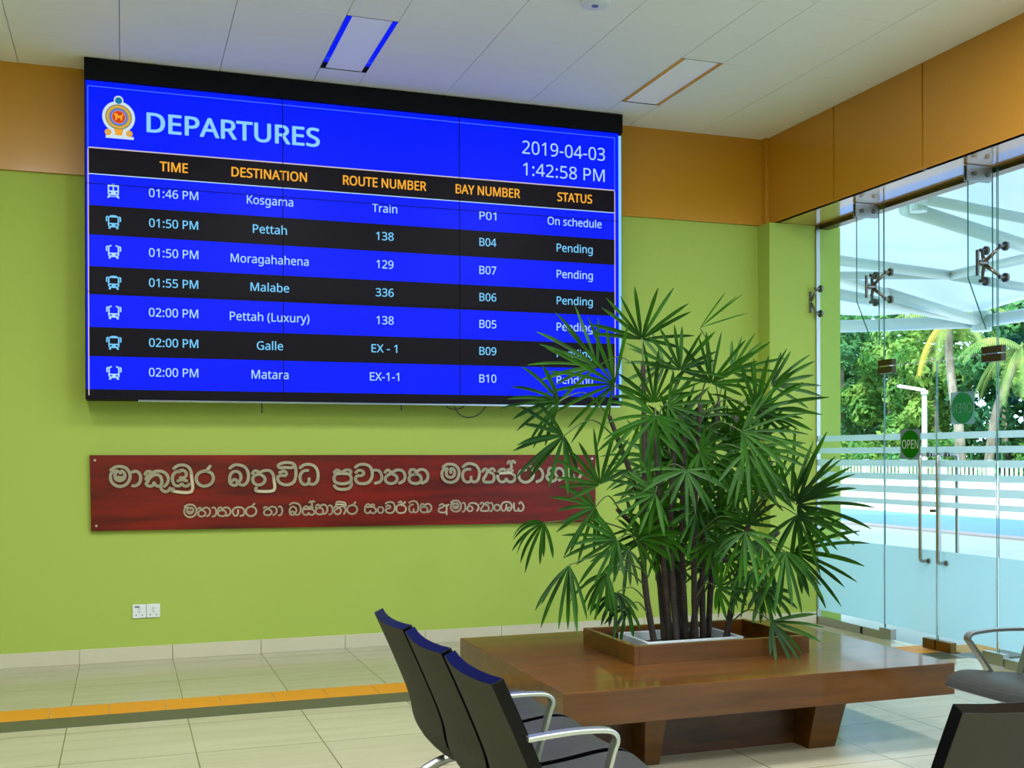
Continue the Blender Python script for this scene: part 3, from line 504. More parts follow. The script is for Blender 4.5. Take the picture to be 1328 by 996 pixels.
GLYPHS = {'(':(240,[[(32,220),(33,263),(38,306),(45,348),(54,389),(67,429),(83,468),(103,504),(125,540),(150,573),(217,573),(182,521),(154,465),(132,407),(116,346),(107,284),(103,221),(105,179),(109,139),(116,98),(126,58),(139,19),(154,-20),(172,-57),(192,-92),(216,-127),(150,-127),(125,-94),(103,-60),(83,-24),(67,14),(54,53),(45,94),(38,135),(33,177)]]),')':(240,[[(209,220),(207,177),(203,135),(196,94),(186,53),(173,14),(158,-24),(139,-60),(116,-94),(91,-127),(25,-127),(48,-92),(69,-57),(87,-20),(102,19),(114,58),(124,98),(131,139),(136,179),(137,221),(136,263),(131,304),(124,346),(114,386),(102,426),(87,465),(69,503),(48,539),(24,573),(91,573),(116,540),(139,504),(158,468),(173,429),(186,389),(196,348),(203,306),(207,263)]]),'-':(258,[[(32,184),(32,246),(226,246),(226,184)]]),'0':(458,[[(419,287),(418,242),(415,201),(409,163),(401,128),(390,97),(376,70),(359,47),(339,27),(316,12),(290,1),(261,-6),(229,-8),(188,-4),(153,8),(122,27),(97,54),(76,88),(60,129),(48,176),(42,229),(39,287),(41,346),(48,399),(58,446),(73,486),(93,520),(119,547),(149,566),(186,578),(229,581),(269,578),(304,566),(335,547),(361,520),(382,486),(399,446),(410,399),(417,346)],[(110,287),(111,238),(115,194),(121,156),(131,125),(143,98),(159,78),(178,64),(202,55),(229,52),(256,55),(279,64),(298,78),(314,98),(326,124),(336,156),(343,194),(347,238),(348,287),(347,336),(343,380),(336,417),(326,449),(314,475),(298,495),(279,510),(256,518),(229,521),(202,518),(178,510),(159,495),(143,475),(131,449),(121,417),(115,380),(111,336)]]),'1':(458,[[(285,0),(216,0),(216,400),(216,439),(217,470),(219,499),(196,477),(169,455),(108,405),(71,452),(226,573),(285,573)]]),'2':(458,[[(417,0),(38,0),(38,59),(188,210),(216,238),(240,264),(261,287),(280,309),(295,331),(306,353),(315,376),(320,399),(322,424),(318,453),(309,477),(294,496),(273,510),(249,518),(221,520),(194,519),(169,514),(147,506),(126,495),(104,482),(83,466),(45,513),(60,526),(77,537),(94,548),(113,557),(132,565),(153,572),(174,577),(197,580),(221,581),(255,579),(285,572),(313,562),(336,548),(356,531),(372,510),(384,485),(391,458),(394,428),(392,399),(386,371),(375,344),(361,318),(344,292),(324,267),(301,241),(275,214),(247,185),(128,67),(128,64),(417,64)]]),'3':(458,[[(395,439),(394,414),(389,392),(381,372),(370,355),(356,339),(340,326),(321,316),(300,307),(277,302),(277,298),(319,290),(353,276),(379,255),(398,229),(409,198),(413,163),(410,131),(403,101),(390,74),(371,50),(348,30),(318,14),(283,2),(241,-6),(193,-8),(164,-7),(136,-5),(110,-1),(85,5),(60,13),(36,23),(36,89),(61,78),(87,69),(114,61),(141,56),(168,52),(194,51),(241,55),(278,65),(305,81),(324,104),(335,132),(339,164),(337,187),(331,206),(320,223),(306,236),(288,247),(265,255),(240,261),(211,264),(179,265),(123,265),(123,326),(180,326),(209,327),(236,332),(259,339),(278,350),(294,362),(307,377),(316,394),(321,413),(323,434),(320,460),(311,481),(295,498),(274,511),(249,519),(219,521),(199,521),(181,519),(164,515),(147,511),(132,505),(117,498),(103,491),(89,482),(75,473),(39,521),(61,537),(87,550),(115,563),(147,573),(181,579),(218,581),(273,576),(317,563),(352,540),(376,511),(390,477)]]),'4':(458,[[(443,130),(359,130),(359,0),(291,0),(291,130),(17,130),(17,190),(286,576),(359,576),(359,193),(443,193)],[(291,374),(291,412),(293,444),(294,474),(295,500),(292,500),(276,468),(257,438),(86,193),(291,193)]]),'5':(458,[[(221,351),(258,349),(292,342),(322,331),(349,316),(371,297),(389,274),(402,247),(410,217),(413,183),(410,145),(402,111),(387,81),(368,54),(343,32),(314,15),(280,2),(242,-5),(199,-8),(170,-7),(142,-4),(116,0),(91,6),(70,14),(51,23),(51,90),(71,79),(95,70),(121,62),(148,57),(174,53),(200,52),(227,54),(252,58),(274,65),(293,76),(310,89),(323,106),(333,126),(339,149),(341,176),(337,210),(325,239),(306,262),(279,279),(243,289),(197,292),(182,291),(164,290),(146,288),(99,280),(64,302),(86,573),(373,573),(373,508),(146,508),(132,342),(169,348),(185,350),(202,351)]]),'6':(458,[[(44,245),(45,278),(47,310),(51,342),(57,374),(64,404),(75,433),(87,461),(103,486),(121,510),(143,530),(168,548),(196,562),(228,572),(265,578),(306,581),(344,579),(356,578),(368,576),(377,573),(377,513),(367,516),(356,519),(344,520),(332,522),(320,523),(308,523),(273,521),(242,515),(216,504),(193,491),(173,474),(158,454),(145,431),(134,407),(127,380),(121,352),(117,322),(115,291),(119,291),(128,303),(138,315),(150,326),(163,335),(178,343),(194,350),(213,355),(233,357),(255,358),(287,356),(316,349),(342,338),(365,322),(384,303),(400,279),(412,251),(419,220),(421,184),(419,147),(411,112),(399,82),(382,55),(361,33),(336,15),(307,2),(275,-5),(239,-8),(212,-6),(187,-1),(163,7),(140,19),(119,35),(101,54),(84,76),(70,103),(59,133),(51,166),(46,204)],[(238,51),(270,55),(297,66),(320,84),(337,109),(348,143),(351,184),(348,218),(339,247),(324,271),(302,289),(274,300),(241,303),(217,301),(195,296),(175,287),(157,276),(143,263),(131,248),(122,232),(117,215),(115,198),(116,181),(119,163),(123,146),(129,129),(137,114),(146,99),(158,85),(170,74),(185,64),(201,57),(219,53)]]),'7':(458,[[(109,0),(344,508),(35,508),(35,573),(419,573),(419,518),(187,0)]]),'8':(458,[[(229,581),(261,579),(291,574),(318,565),(341,553),(362,538),(378,519),(390,497),(398,472),(400,443),(399,421),(394,401),(385,383),(374,367),(361,352),(346,338),(329,325),(310,314),(291,303),(314,291),(335,279),(355,265),(373,250),(389,234),(401,216),(411,196),(417,173),(419,148),(416,118),(408,90),(395,65),(378,44),(356,26),(330,11),(300,1),(267,-6),(231,-8),(192,-6),(157,0),(126,10),(100,24),(78,42),(61,63),(49,87),(42,115),(39,146),(41,171),(47,194),(56,214),(68,232),(82,249),(99,264),(118,277),(138,289),(158,299),(140,310),(123,322),(107,336),(93,350),(81,366),(71,383),(64,401),(59,422),(58,444),(60,472),(68,497),(80,518),(97,537),(117,552),(141,565),(168,573),(197,579)],[(108,145),(112,119),(121,96),(138,76),(161,60),(192,51),(229,48),(265,51),(295,60),(319,76),(336,96),(346,120),(350,148),(348,166),(343,182),(335,197),(324,211),(310,223),(293,235),(274,246),(253,256),(229,265),(217,270),(194,260),(174,249),(157,237),(142,225),(130,212),(121,197),(114,182),(110,164)],[(228,524),(200,521),(176,514),(155,502),(139,486),(130,466),(127,441),(128,422),(133,406),(141,391),(151,379),(164,367),(179,357),(195,348),(213,339),(232,330),(250,339),(267,348),(282,357),(296,367),(307,379),(317,392),(325,406),(329,423),(330,441),(327,466),(318,486),(302,502),(282,514),(257,521)]]),'9':(458,[[(417,328),(416,295),(414,263),(410,231),(405,199),(397,168),(387,139),(374,112),(358,86),(340,63),(318,42),(293,25),(265,11),(232,0),(195,-6),(154,-8),(117,-6),(103,-4),(92,-2),(82,0),(82,60),(92,57),(103,55),(115,53),(128,51),(140,50),(152,50),(188,52),(218,58),(245,68),(268,82),(287,99),(303,118),(316,141),(327,165),(334,192),(340,221),(344,250),(346,281),(341,281),(332,269),(322,258),(310,247),(297,238),(282,230),(266,223),(247,218),(227,215),(204,214),(173,216),(144,223),(118,235),(95,250),(76,270),(61,294),(49,321),(42,352),(40,387),(43,426),(50,460),(63,491),(80,517),(101,540),(127,557),(156,570),(188,578),(223,581),(250,579),(275,574),(299,565),(322,553),(342,537),(361,518),(377,495),(391,469),(402,439),(410,406),(415,369)],[(223,521),(192,518),(165,507),(142,488),(124,463),(113,429),(110,388),(113,354),(122,325),(137,301),(158,284),(186,273),(220,269),(244,271),(266,276),(286,285),(304,296),(318,310),(330,325),(339,341),(344,358),(346,374),(345,392),(342,409),(338,426),(332,443),(324,459),(315,474),(304,487),(291,499),(277,508),(260,516),(242,520)]]),':':(215,[[(58,43),(59,61),(64,75),(72,85),(82,92),(94,96),(107,97),(120,96),(132,92),(142,85),(151,75),(156,61),(157,43),(156,26),(151,12),(142,2),(132,-6),(120,-10),(107,-11),(94,-10),(82,-6),(72,2),(64,12),(59,26)],[(58,387),(59,405),(64,419),(72,429),(82,436),(94,440),(107,441),(120,440),(132,436),(142,429),(151,419),(156,405),(157,387),(156,369),(151,355),(142,345),(132,338),(120,333),(107,332),(94,333),(82,338),(72,345),(64,355),(59,369)]]),'A':(512,[[(437,0),(368,177),(141,177),(73,0),(0,0),(224,575),(289,575),(512,0)],[(282,415),(274,438),(263,473),(255,500),(247,468),(238,438),(230,415),(165,241),(346,241)]]),'B':(521,[[(241,573),(307,569),(361,558),(404,541),(434,515),(453,478),(459,431),(457,409),(453,389),(446,371),(437,354),(424,340),(409,328),(392,317),(372,309),(350,304),(350,300),(373,295),(395,288),(415,279),(433,267),(448,253),(461,236),(470,215),(476,191),(478,163),(475,130),(467,100),(454,74),(436,52),(413,33),(385,19),(354,8),(318,2),(279,0),(78,0),(78,573)],[(256,329),(300,331),(334,339),(357,352),(372,371),(381,394),(384,423),(380,451),(369,474),(351,490),(324,502),(289,509),(245,511),(150,511),(150,329)],[(150,269),(150,61),(265,61),(311,64),(346,74),(371,91),(388,112),(398,138),(401,168),(399,188),(395,205),(388,221),(377,235),(362,247),(344,256),(321,263),(293,267),(260,269)]]),'D':(585,[[(536,292),(533,231),(521,177),(501,131),(474,91),(439,58),(399,33),(351,15),(297,4),(237,0),(78,0),(78,573),(254,573),(309,569),(359,558),(404,540),(443,516),(476,484),(502,446),(521,401),(533,350)],[(460,289),(457,337),(449,379),(435,415),(416,444),(391,469),(361,487),(327,500),(287,508),(244,511),(150,511),(150,62),(228,62),(299,68),(357,87),(402,119),(434,164),(454,220)]]),'E':(446,[[(398,0),(78,0),(78,573),(398,573),(398,509),(150,509),(150,330),(383,330),(383,268),(150,268),(150,63),(398,63)]]),'G':(583,[[(326,302),(524,302),(524,22),(493,12),(462,5),(431,-1),(398,-5),(362,-7),(323,-8),(267,-4),(217,8),(173,28),(136,55),(105,89),(81,130),(63,176),(52,229),(49,286),(53,343),(65,395),(84,442),(111,482),(145,517),(186,544),(233,564),(286,577),(346,581),(377,580),(407,577),(437,572),(465,565),(491,557),(516,547),(489,484),(468,493),(445,501),(421,508),(395,513),(369,516),(342,517),(298,514),(259,505),(225,489),(195,468),(170,441),(150,409),(136,373),(127,332),(124,286),(127,243),(134,202),(146,166),(164,133),(187,106),(216,84),(251,68),(292,58),(340,55),(364,55),(385,56),(404,59),(421,61),(437,65),(452,68),(452,238),(326,238)]]),'H':(594,[[(516,0),(443,0),(443,267),(150,267),(150,0),(78,0),(78,573),(150,573),(150,330),(443,330),(443,573),(516,573)]]),'I':(272,[[(239,0),(32,0),(32,42),(99,57),(99,515),(32,531),(32,573),(239,573),(239,531),(172,515),(172,57),(239,42)]]),'K':(496,[[(496,0),(411,0),(209,273),(150,222),(150,0),(78,0),(78,573),(150,573),(150,290),(199,345),(249,399),(403,573),(488,573),(261,323)]]),'L':(420,[[(78,0),(78,573),(150,573),(150,64),(400,64),(400,0)]]),'M':(727,[[(330,0),(142,502),(139,502),(142,461),(144,407),(144,347),(144,0),(78,0),(78,573),(184,573),(361,103),(364,103),(544,573),(650,573),(650,0),(578,0),(578,352),(579,408),(581,460),(584,501),(581,501),(390,0)]]),'N':(609,[[(532,0),(447,0),(141,476),(138,476),(141,432),(143,378),(144,320),(144,0),(78,0),(78,573),(161,573),(467,99),(470,99),(468,137),(466,193),(464,249),(464,573),(532,573)]]),'O':(626,[[(577,287),(576,244),(570,204),(561,166),(547,132),(531,101),(510,73),(486,49),(459,29),(428,13),(393,1),(355,-6),(314,-8),(271,-6),(232,1),(196,13),(165,29),(138,49),(114,73),(94,101),(78,132),(65,167),(56,204),(51,245),(49,288),(52,344),(62,396),(78,442),(100,482),(130,517),(166,545),(208,565),(258,577),(314,581),(369,577),(417,565),(459,545),(495,517),(524,483),(547,442),(564,396),(574,344)],[(125,287),(127,241),(134,200),(145,163),(161,131),(182,104),(207,83),(238,67),(273,58),(314,55),(354,58),(390,67),(420,83),(445,104),(465,131),(481,163),(492,200),(499,241),(501,287),(496,354),(481,411),(456,457),(421,491),(373,511),(314,518),(274,515),(238,506),(207,490),(182,469),(161,443),(145,411),(134,374),(127,333)]]),'P':(485,[[(229,573),(297,568),(352,553),(393,528),(421,495),(439,454),(444,404),(443,381),(439,358),(433,336),(423,316),(411,296),(395,278),(375,262),(351,249),(324,238),(292,230),(256,225),(216,223),(150,223),(150,0),(78,0),(78,573)],[(223,511),(150,511),(150,285),(208,285),(242,286),(272,290),(298,296),(320,306),(338,318),(352,334),(362,352),(368,375),(370,401),(366,435),(354,462),(334,484),(306,499),(269,508)]]),'R':(498,[[(236,573),(281,571),(320,565),(353,555),(381,540),(404,522),(422,500),(434,474),(442,444),(444,410),(442,381),(437,356),(427,334),(415,315),(401,298),(385,285),(367,274),(349,264),(330,257),(487,0),(403,0),(264,237),(150,237),(150,0),(78,0),(78,573)],[(232,510),(150,510),(150,298),(236,298),(278,301),(312,310),(338,325),(355,347),(366,374),(370,407),(368,430),(363,450),(355,467),(343,480),(328,491),(310,500),(287,505),(261,509)]]),'S':(440,[[(403,153),(400,121),(392,92),(378,66),(359,44),(335,26),(307,11),(274,1),(238,-6),(198,-8),(177,-8),(157,-7),(137,-5),(118,-2),(100,1),(83,4),(68,9),(54,14),(41,19),(41,88),(62,80),(86,72),(113,65),(142,59),(171,56),(201,55),(228,56),(252,60),(273,66),(290,74),(305,85),(316,98),(324,113),(329,129),(330,147),(329,164),(325,180),(318,194),(308,207),(295,218),(277,230),(255,241),(228,252),(196,265),(172,274),(151,284),(131,294),(114,305),(98,317),(85,330),(74,344),(65,359),(57,375),(52,393),(49,413),(48,435),(51,464),(58,490),(71,513),(89,533),(110,550),(136,563),(165,573),(197,579),(231,581),(262,580),(290,577),(318,572),(343,565),(367,558),(389,549),(366,487),(346,495),(325,502),(302,508),(278,513),(254,516),(229,517),(207,516),(187,513),(169,507),(155,499),(142,489),(133,478),(126,464),(122,450),(121,434),(122,416),(126,400),(133,386),(143,373),(156,362),(172,351),(193,341),(217,330),(246,318),(278,306),(307,293),(332,279),(353,264),(371,247),(385,228),(395,206),(401,181)]]),'T':(446,[[(259,0),(187,0),(187,509),(8,509),(8,573),(437,573),(437,509),(259,509)]]),'U':(586,[[(513,202),(511,164),(503,128),(489,95),(470,65),(446,40),(416,20),(380,4),(338,-5),(290,-8),(225,-2),(171,18),(128,50),(97,93),(78,144),(72,204),(72,573),(144,573),(144,201),(148,158),(161,122),(182,93),(211,72),(248,59),(294,55),(327,57),(355,63),(379,73),(399,88),(415,105),(427,126),(435,149),(440,174),(442,202),(442,573),(513,573)]]),'X':(470,[[(467,0),(385,0),(233,249),(79,0),(3,0),(193,298),(15,573),(95,573),(236,348),(377,573),(453,573),(276,300)]]),'Y':(454,[[(227,291),(376,573),(454,573),(263,222),(263,0),(191,0),(191,219),(0,573),(79,573)]]),'a':(450,[[(231,437),(279,433),(318,422),(347,403),(368,375),(381,338),(385,293),(385,0),(334,0),(320,61),(317,61),(304,46),(292,33),(279,22),(265,13),(250,5),(234,-1),(216,-5),(195,-7),(172,-8),(148,-7),(124,-2),(103,6),(84,16),(68,30),(55,48),(45,68),(39,92),(37,119),(43,159),(59,192),(87,219),(127,238),(179,251),(243,257),(316,259),(316,285),(313,317),(306,342),(293,359),(275,371),(253,378),(227,380),(205,379),(183,376),(163,370),(143,363),(124,355),(106,347),(84,400),(104,410),(126,419),(151,426),(177,432),(204,436)],[(252,208),(204,203),(167,195),(141,182),(124,165),(113,144),(110,119),(112,97),(120,79),(132,66),(148,56),(167,51),(188,49),(223,52),(253,62),(279,79),(299,103),(311,134),(315,172),(315,210)]]),'b':(493,[[(139,461),(138,410),(135,373),(139,373),(153,390),(169,405),(189,419),(213,429),(240,435),(272,437),(322,431),(365,412),(401,381),(428,338),(444,283),(449,215),(447,168),(439,127),(427,91),(410,61),(390,36),(365,17),(337,3),(306,-5),(272,-8),(240,-6),(213,0),(189,10),(169,24),(153,38),(139,55),(133,55),(119,0),(68,0),(68,609),(139,609)],[(260,379),(231,377),(207,371),(188,361),(172,348),(159,330),(150,308),(144,282),(140,252),(139,217),(139,214),(142,165),(150,125),(165,93),(187,69),(219,55),(261,51),(297,55),(325,69),(348,93),(363,126),(373,166),(376,216),(373,265),(363,306),(348,338),(325,360),(296,374)]]),'c':(385,[[(241,-8),(204,-5),(170,2),(139,15),(112,34),(88,58),(69,87),(55,123),(47,165),(44,213),(47,262),(56,305),(71,342),(90,372),(114,396),(142,415),(174,428),(208,435),(245,438),(267,437),(288,435),(309,431),(328,426),(344,421),(358,415),(337,356),(323,361),(308,365),(292,370),(275,373),(259,375),(244,376),(217,374),(193,368),(172,358),(155,343),(141,325),(131,303),(123,277),(119,247),(117,213),(119,181),(123,152),(131,126),(141,104),(155,86),(172,71),(191,61),(214,55),(240,53),(262,54),(283,56),(302,60),(319,65),(336,71),(351,78),(351,15),(336,8),(320,3),(304,-2),(285,-5),(264,-7)]]),'d':(493,[[(221,-8),(171,-2),(128,17),(92,48),(65,91),(49,146),(44,214),(49,282),(66,338),(93,381),(128,413),(171,432),(221,438),(243,437),(262,434),(280,429),(296,423),(310,416),(323,407),(335,397),(345,386),(354,374),(359,374),(356,405),(354,438),(354,609),(425,609),(425,0),(368,0),(358,58),(354,58),(345,46),(335,35),(323,24),(310,15),(296,7),(279,1),(262,-4),(242,-7)],[(232,51),(273,55),(305,67),(328,88),(343,117),(352,154),(355,200),(355,213),(352,263),(343,304),(329,336),(306,360),(274,375),(231,379),(196,374),(168,359),(146,334),(130,300),(120,260),(117,213),(120,165),(130,125),(146,93),(168,69),(197,55)]]),'e':(452,[[(234,438),(269,435),(301,427),(329,414),(354,396),(374,373),(390,346),(402,315),(409,281),(411,244),(411,201),(117,201),(122,157),(134,119),(154,90),(181,69),(215,56),(254,52),(280,53),(305,56),(327,60),(348,66),(370,73),(392,82),(392,20),(370,11),(349,4),(327,-1),(304,-5),(279,-7),(251,-8),(212,-5),(176,3),(143,17),(114,36),(90,61),(70,91),(56,126),(47,167),(44,212),(47,257),(55,297),(68,333),(86,364),(108,390),(134,411),(164,426),(198,435)],[(233,380),(202,377),(175,366),(154,348),(137,323),(125,293),(119,257),(338,257),(336,281),(333,302),(326,322),(318,338),(306,353),(292,364),(276,373),(256,378)]]),'g':(493,[[(221,438),(248,436),(273,431),(297,422),(319,409),(338,393),(355,373),(359,373),(369,430),(425,430),(425,-7),(423,-46),(416,-80),(404,-109),(388,-135),(367,-155),(341,-172),(310,-183),(274,-190),(233,-192),(202,-192),(174,-189),(147,-186),(122,-180),(99,-174),(78,-165),(78,-100),(99,-110),(123,-118),(149,-125),(177,-130),(206,-133),(237,-134),(271,-130),(300,-119),(324,-101),(341,-77),(352,-48),(355,-13),(355,4),(356,32),(358,57),(354,57),(338,37),(320,21),(299,8),(275,-1),(250,-6),(221,-8),(170,-2),(126,18),(91,51),(65,95),(49,149),(44,214),(49,278),(65,332),(91,377),(126,411),(169,431)],[(230,379),(207,376),(187,370),(169,359),(153,344),(140,326),(130,303),(123,277),(119,247),(117,213),(120,165),(130,124),(146,92),(169,68),(197,54),(232,50),(253,51),(271,53),(288,58),(303,65),(315,74),(326,85),(336,98),(343,113),(349,131),(353,151),(355,173),(356,197),(356,214),(355,251),(350,282),(343,309),(332,331),(319,348),(302,362),(281,371),(257,377)]]),'h':(495,[[(139,431),(138,399),(135,370),(140,370),(149,385),(161,397),(174,407),(188,416),(204,424),(221,429),(238,434),(255,436),(273,437),(306,435),(335,430),(360,421),(382,408),(399,391),(413,370),(423,344),(429,314),(431,280),(431,0),(361,0),(361,275),(358,307),(351,333),(338,353),(319,367),(295,376),(265,379),(235,377),(210,370),(189,360),(173,347),(160,329),(150,308),(144,283),(140,254),(139,222),(139,0),(68,0),(68,609),(139,609)]]),'i':(207,[[(139,430),(139,0),(68,0),(68,430)],[(104,591),(115,590),(124,586),(133,580),(140,572),(144,560),(145,546),(144,532),(140,521),(133,512),(124,506),(115,502),(104,501),(93,502),(83,506),(75,512),(68,521),(64,532),(63,546),(64,560),(68,572),(75,580),(83,586),(93,590)]]),'l':(207,[[(139,0),(68,0),(68,609),(139,609)]]),'m':(749,[[(540,438),(584,434),(621,421),(649,401),(669,371),(681,330),(685,280),(685,0),(615,0),(615,277),(613,308),(606,333),(594,353),(577,367),(555,376),(528,379),(490,374),(460,362),(438,342),(423,315),(414,280),(411,237),(411,0),(342,0),(342,277),(341,298),(337,317),(332,333),(325,347),(315,359),(303,367),(289,374),(272,377),(253,379),(227,377),(204,370),(185,360),(170,347),(158,329),(150,308),(144,283),(140,255),(139,223),(139,0),(68,0),(68,430),(125,430),(136,371),(140,371),(149,385),(160,398),(173,409),(186,418),(201,425),(217,431),(233,435),(249,437),(266,438),(298,436),(325,430),(349,420),(369,406),(386,388),(398,366),(402,366),(418,388),(438,406),(461,420),(486,430),(512,436)]]),'n':(495,[[(275,438),(322,434),(361,421),(391,401),(413,371),(426,330),(431,280),(431,0),(361,0),(361,275),(358,307),(351,333),(338,353),(319,367),(295,376),(265,379),(222,374),(189,361),(166,338),(151,308),(142,269),(139,223),(139,0),(68,0),(68,430),(125,430),(136,371),(140,371),(150,385),(162,398),(175,409),(190,418),(206,425),(222,431),(239,435),(257,437)]]),'o':(485,[[(442,216),(440,181),(436,150),(428,121),(417,95),(404,71),(388,51),(369,33),(348,18),(324,7),(299,-1),(271,-6),(241,-8),(214,-6),(188,-1),(163,7),(140,18),(119,33),(100,51),(84,71),(70,95),(59,121),(51,150),(46,181),(44,216),(47,261),(55,301),(68,336),(87,367),(110,392),(137,412),(169,426),(204,435),(244,438),(281,435),(316,426),(347,412),(374,392),(398,367),(417,336),(431,301),(439,261)],[(117,216),(119,184),(123,154),(130,128),(141,105),(155,86),(172,71),(192,59),(216,53),(243,51),(270,53),(294,59),(314,71),(331,86),(345,105),(356,128),(363,154),(367,184),(369,216),(367,248),(363,277),(355,303),(345,325),(331,344),(314,359),(294,370),(270,376),(242,379),(202,374),(171,359),(147,335),(130,303),(120,263)]]),'r':(331,[[(269,438),(295,437),(319,433),(310,368),(287,372),(264,374),(248,373),(232,369),(217,363),(202,355),(189,346),(176,334),(166,321),(156,305),(149,289),(143,270),(140,251),(139,229),(139,0),(68,0),(68,430),(126,430),(134,351),(137,351),(147,367),(158,381),(170,395),(183,407),(198,418),(214,426),(231,433),(249,437)]]),'s':(384,[[(348,119),(346,92),(339,69),(327,49),(311,32),(292,18),(268,6),(241,-2),(210,-6),(176,-8),(148,-7),(122,-5),(99,-1),(78,5),(59,11),(42,19),(42,83),(60,75),(81,67),(104,60),(128,54),(153,50),(178,49),(211,51),(236,57),(256,66),(269,79),(277,94),(280,112),(279,123),(276,132),(271,141),(264,150),(253,158),(239,167),(222,176),(200,185),(174,196),(148,206),(124,217),(103,228),(84,239),(69,252),(57,266),(48,283),(43,302),(41,324),(46,358),(61,386),(85,408),(118,425),(157,435),(202,438),(228,437),(252,434),(275,430),(298,424),(319,417),(339,409),(315,353),(297,360),(278,366),(258,372),(238,377),(218,379),(197,380),(171,379),(149,374),(131,366),(118,356),(111,343),(108,328),(109,317),(113,307),(119,298),(127,290),(139,282),(154,274),(172,266),(193,256),(219,246),(245,236),(268,226),(289,215),(306,203),(321,191),(333,176),(341,159),(346,140)]]),'t':(289,[[(212,50),(222,50),(233,51),(245,53),(272,59),(272,5),(263,1),(253,-2),(240,-4),(226,-6),(213,-8),(200,-8),(178,-7),(157,-3),(138,4),(120,13),(104,27),(91,44),(82,66),(76,93),(74,125),(74,375),(13,375),(13,409),(75,437),(103,528),(144,528),(144,430),(269,430),(269,375),(144,375),(144,127),(146,103),(153,83),(163,69),(177,58),(193,52)]]),'u':(495,[[(427,430),(427,0),(370,0),(359,57),(356,57),(346,43),(334,31),(321,20),(306,11),(290,4),(273,-1),(256,-5),(238,-7),(220,-8),(187,-6),(159,-1),(134,8),(112,21),(95,38),(81,59),(71,85),(65,114),(63,148),(63,430),(135,430),(135,153),(137,122),(145,96),(158,76),(176,62),(200,53),(230,51),(260,53),(285,59),(306,69),(323,82),(336,100),(345,121),(352,146),(356,175),(357,206),(357,430)]]),'x':(424,[[(170,220),(22,430),(102,430),(213,268),(322,430),(402,430),(253,220),(410,0),(330,0),(213,172),(94,0),(14,0)]]),'y':(409,[[(1,430),(76,430),(169,185),(184,144),(196,105),(205,68),(209,68),(224,121),(245,186),(333,430),(409,430),(224,-59),(213,-85),(201,-108),(188,-130),(173,-148),(157,-164),(138,-176),(117,-185),(94,-191),(67,-192),(34,-190),(9,-186),(9,-130),(30,-133),(56,-135),(72,-134),(86,-131),(99,-126),(110,-118),(121,-110),(130,-99),(138,-87),(145,-73),(152,-59),(174,-2)]]),' ':(209,[])}
# ------------------------------------------------------------------ departure board
BX0, BX1, BY, BZ0, BZ1 = -.219, 3.592, 7.783, 1.775, 3.857
board = thing('departure_board', 'large blue video wall listing departures, fixed high on the green wall', 'display', None, (0, 0, 0))
M['sblue'] = emis('screen_blue', srgb(0, 26, 255))
M['sblack'] = emis('screen_black', srgb(16, 12, 20), 1)
M['spale'] = emis('screen_pale_blue', srgb(140, 208, 255))
M['swhite'] = emis('screen_white', srgb(178, 216, 255))
M['srow'] = emis('screen_row_text', srgb(180, 222, 255))
M['srowd'] = emis('screen_row_text_on_black', srgb(120, 205, 255))
M['sorange'] = emis('screen_orange', srgb(245, 172, 48))
M['sline'] = emis('screen_line', srgb(205, 190, 195))
M['slineb'] = emis('screen_line_faint', srgb(70, 110, 255))
M['sred'] = emis('screen_red', srgb(215, 60, 20)); M['sgold'] = emis('screen_gold', srgb(205, 175, 90)); M['steal'] = emis('screen_teal', srgb(20, 120, 165))
M['sstone'] = emis('screen_stone', srgb(205, 225, 235)); M['solive'] = emis('screen_olive', srgb(150, 140, 90)); M['samber'] = emis('screen_amber', srgb(240, 165, 40))
# housing: a deep black box up to the ceiling with a hood over the panels
mb = MB(); mb.box(BX0 - .006, BX1 + .022, BY + .03, DY, BZ0, ZC - .005); mb.box(BX0 - .006, BX1 + .022, BY - .028, BY + .03, BZ1, ZC - .005)
mb.box(BX1 + .004, BX1 + .022, BY - .004, BY + .03, BZ0, BZ1); mb.box(BX0 - .006, BX0, BY, BY + .03, BZ0, BZ1)
mb.build('housing', M['black'], board, bevel=.002)
box('bottom_rail', M['alu'], BX0 + .32, BX1 + .02, BY + .03, BY + .06, BZ0 - .012, BZ0, board)
PX = [BX0, 1.052, 2.322, BX1]; PZ = [BZ0, 2.477, 3.184, BZ1]
for i in range(3):
    for j in range(3):
        p = box('display_panel', M['sblue'], PX[i] + .0015, PX[i + 1] - .0015, BY, BY + .028, PZ[j] + .0015, PZ[j + 1] - .0015, board)
for k in (1, 2):
    box('panel_seam', M['black'], PX[k] - .0022, PX[k] + .0022, BY - .0045, BY, BZ0, BZ1, board)
    box('panel_seam', M['black'], BX0, BX1, BY - .0045, BY, PZ[k] - .0018, PZ[k] + .0018, board)
def flat(name, m, x0, x1, z0, z1, d=.001): return box(name, m, x0, x1, BY - d, BY, z0, z1, board)
FX0, FX1 = -.203, 3.557
flat('header_band', M['sblack'], FX0, FX1, 3.250, 3.414)
for z0, z1 in ((2.850, 3.042), (2.460, 2.643), (2.056, 2.246), (BZ0, 1.839)): flat('row_band', M['sblack'], FX0 if z0 > 1.8 else BX0, FX1 if z0 > 1.8 else BX1 + .003, z0, z1)
flat('header_line', M['sline'], FX0, FX1, 3.414, 3.422, .0016); flat('header_line', M['swhite'], FX0, FX1, 3.244, 3.250, .0016)
flat('frame_line', M['slineb'], FX0, FX1, 3.817, 3.822, .0016)
flat('frame_line', M['sline'], FX0 - .004, FX0 + .003, 1.80, 3.41, .0016); flat('frame_line', M['slineb'], FX0 - .004, FX0 + .002, 3.41, 3.82, .0016)
flat('frame_line', M['sline'], FX1 - .003, FX1 + .004, 1.84, 3.41, .0016); flat('frame_line', M['slineb'], FX1 - .002, FX1 + .003, 3.41, 3.82, .0016)
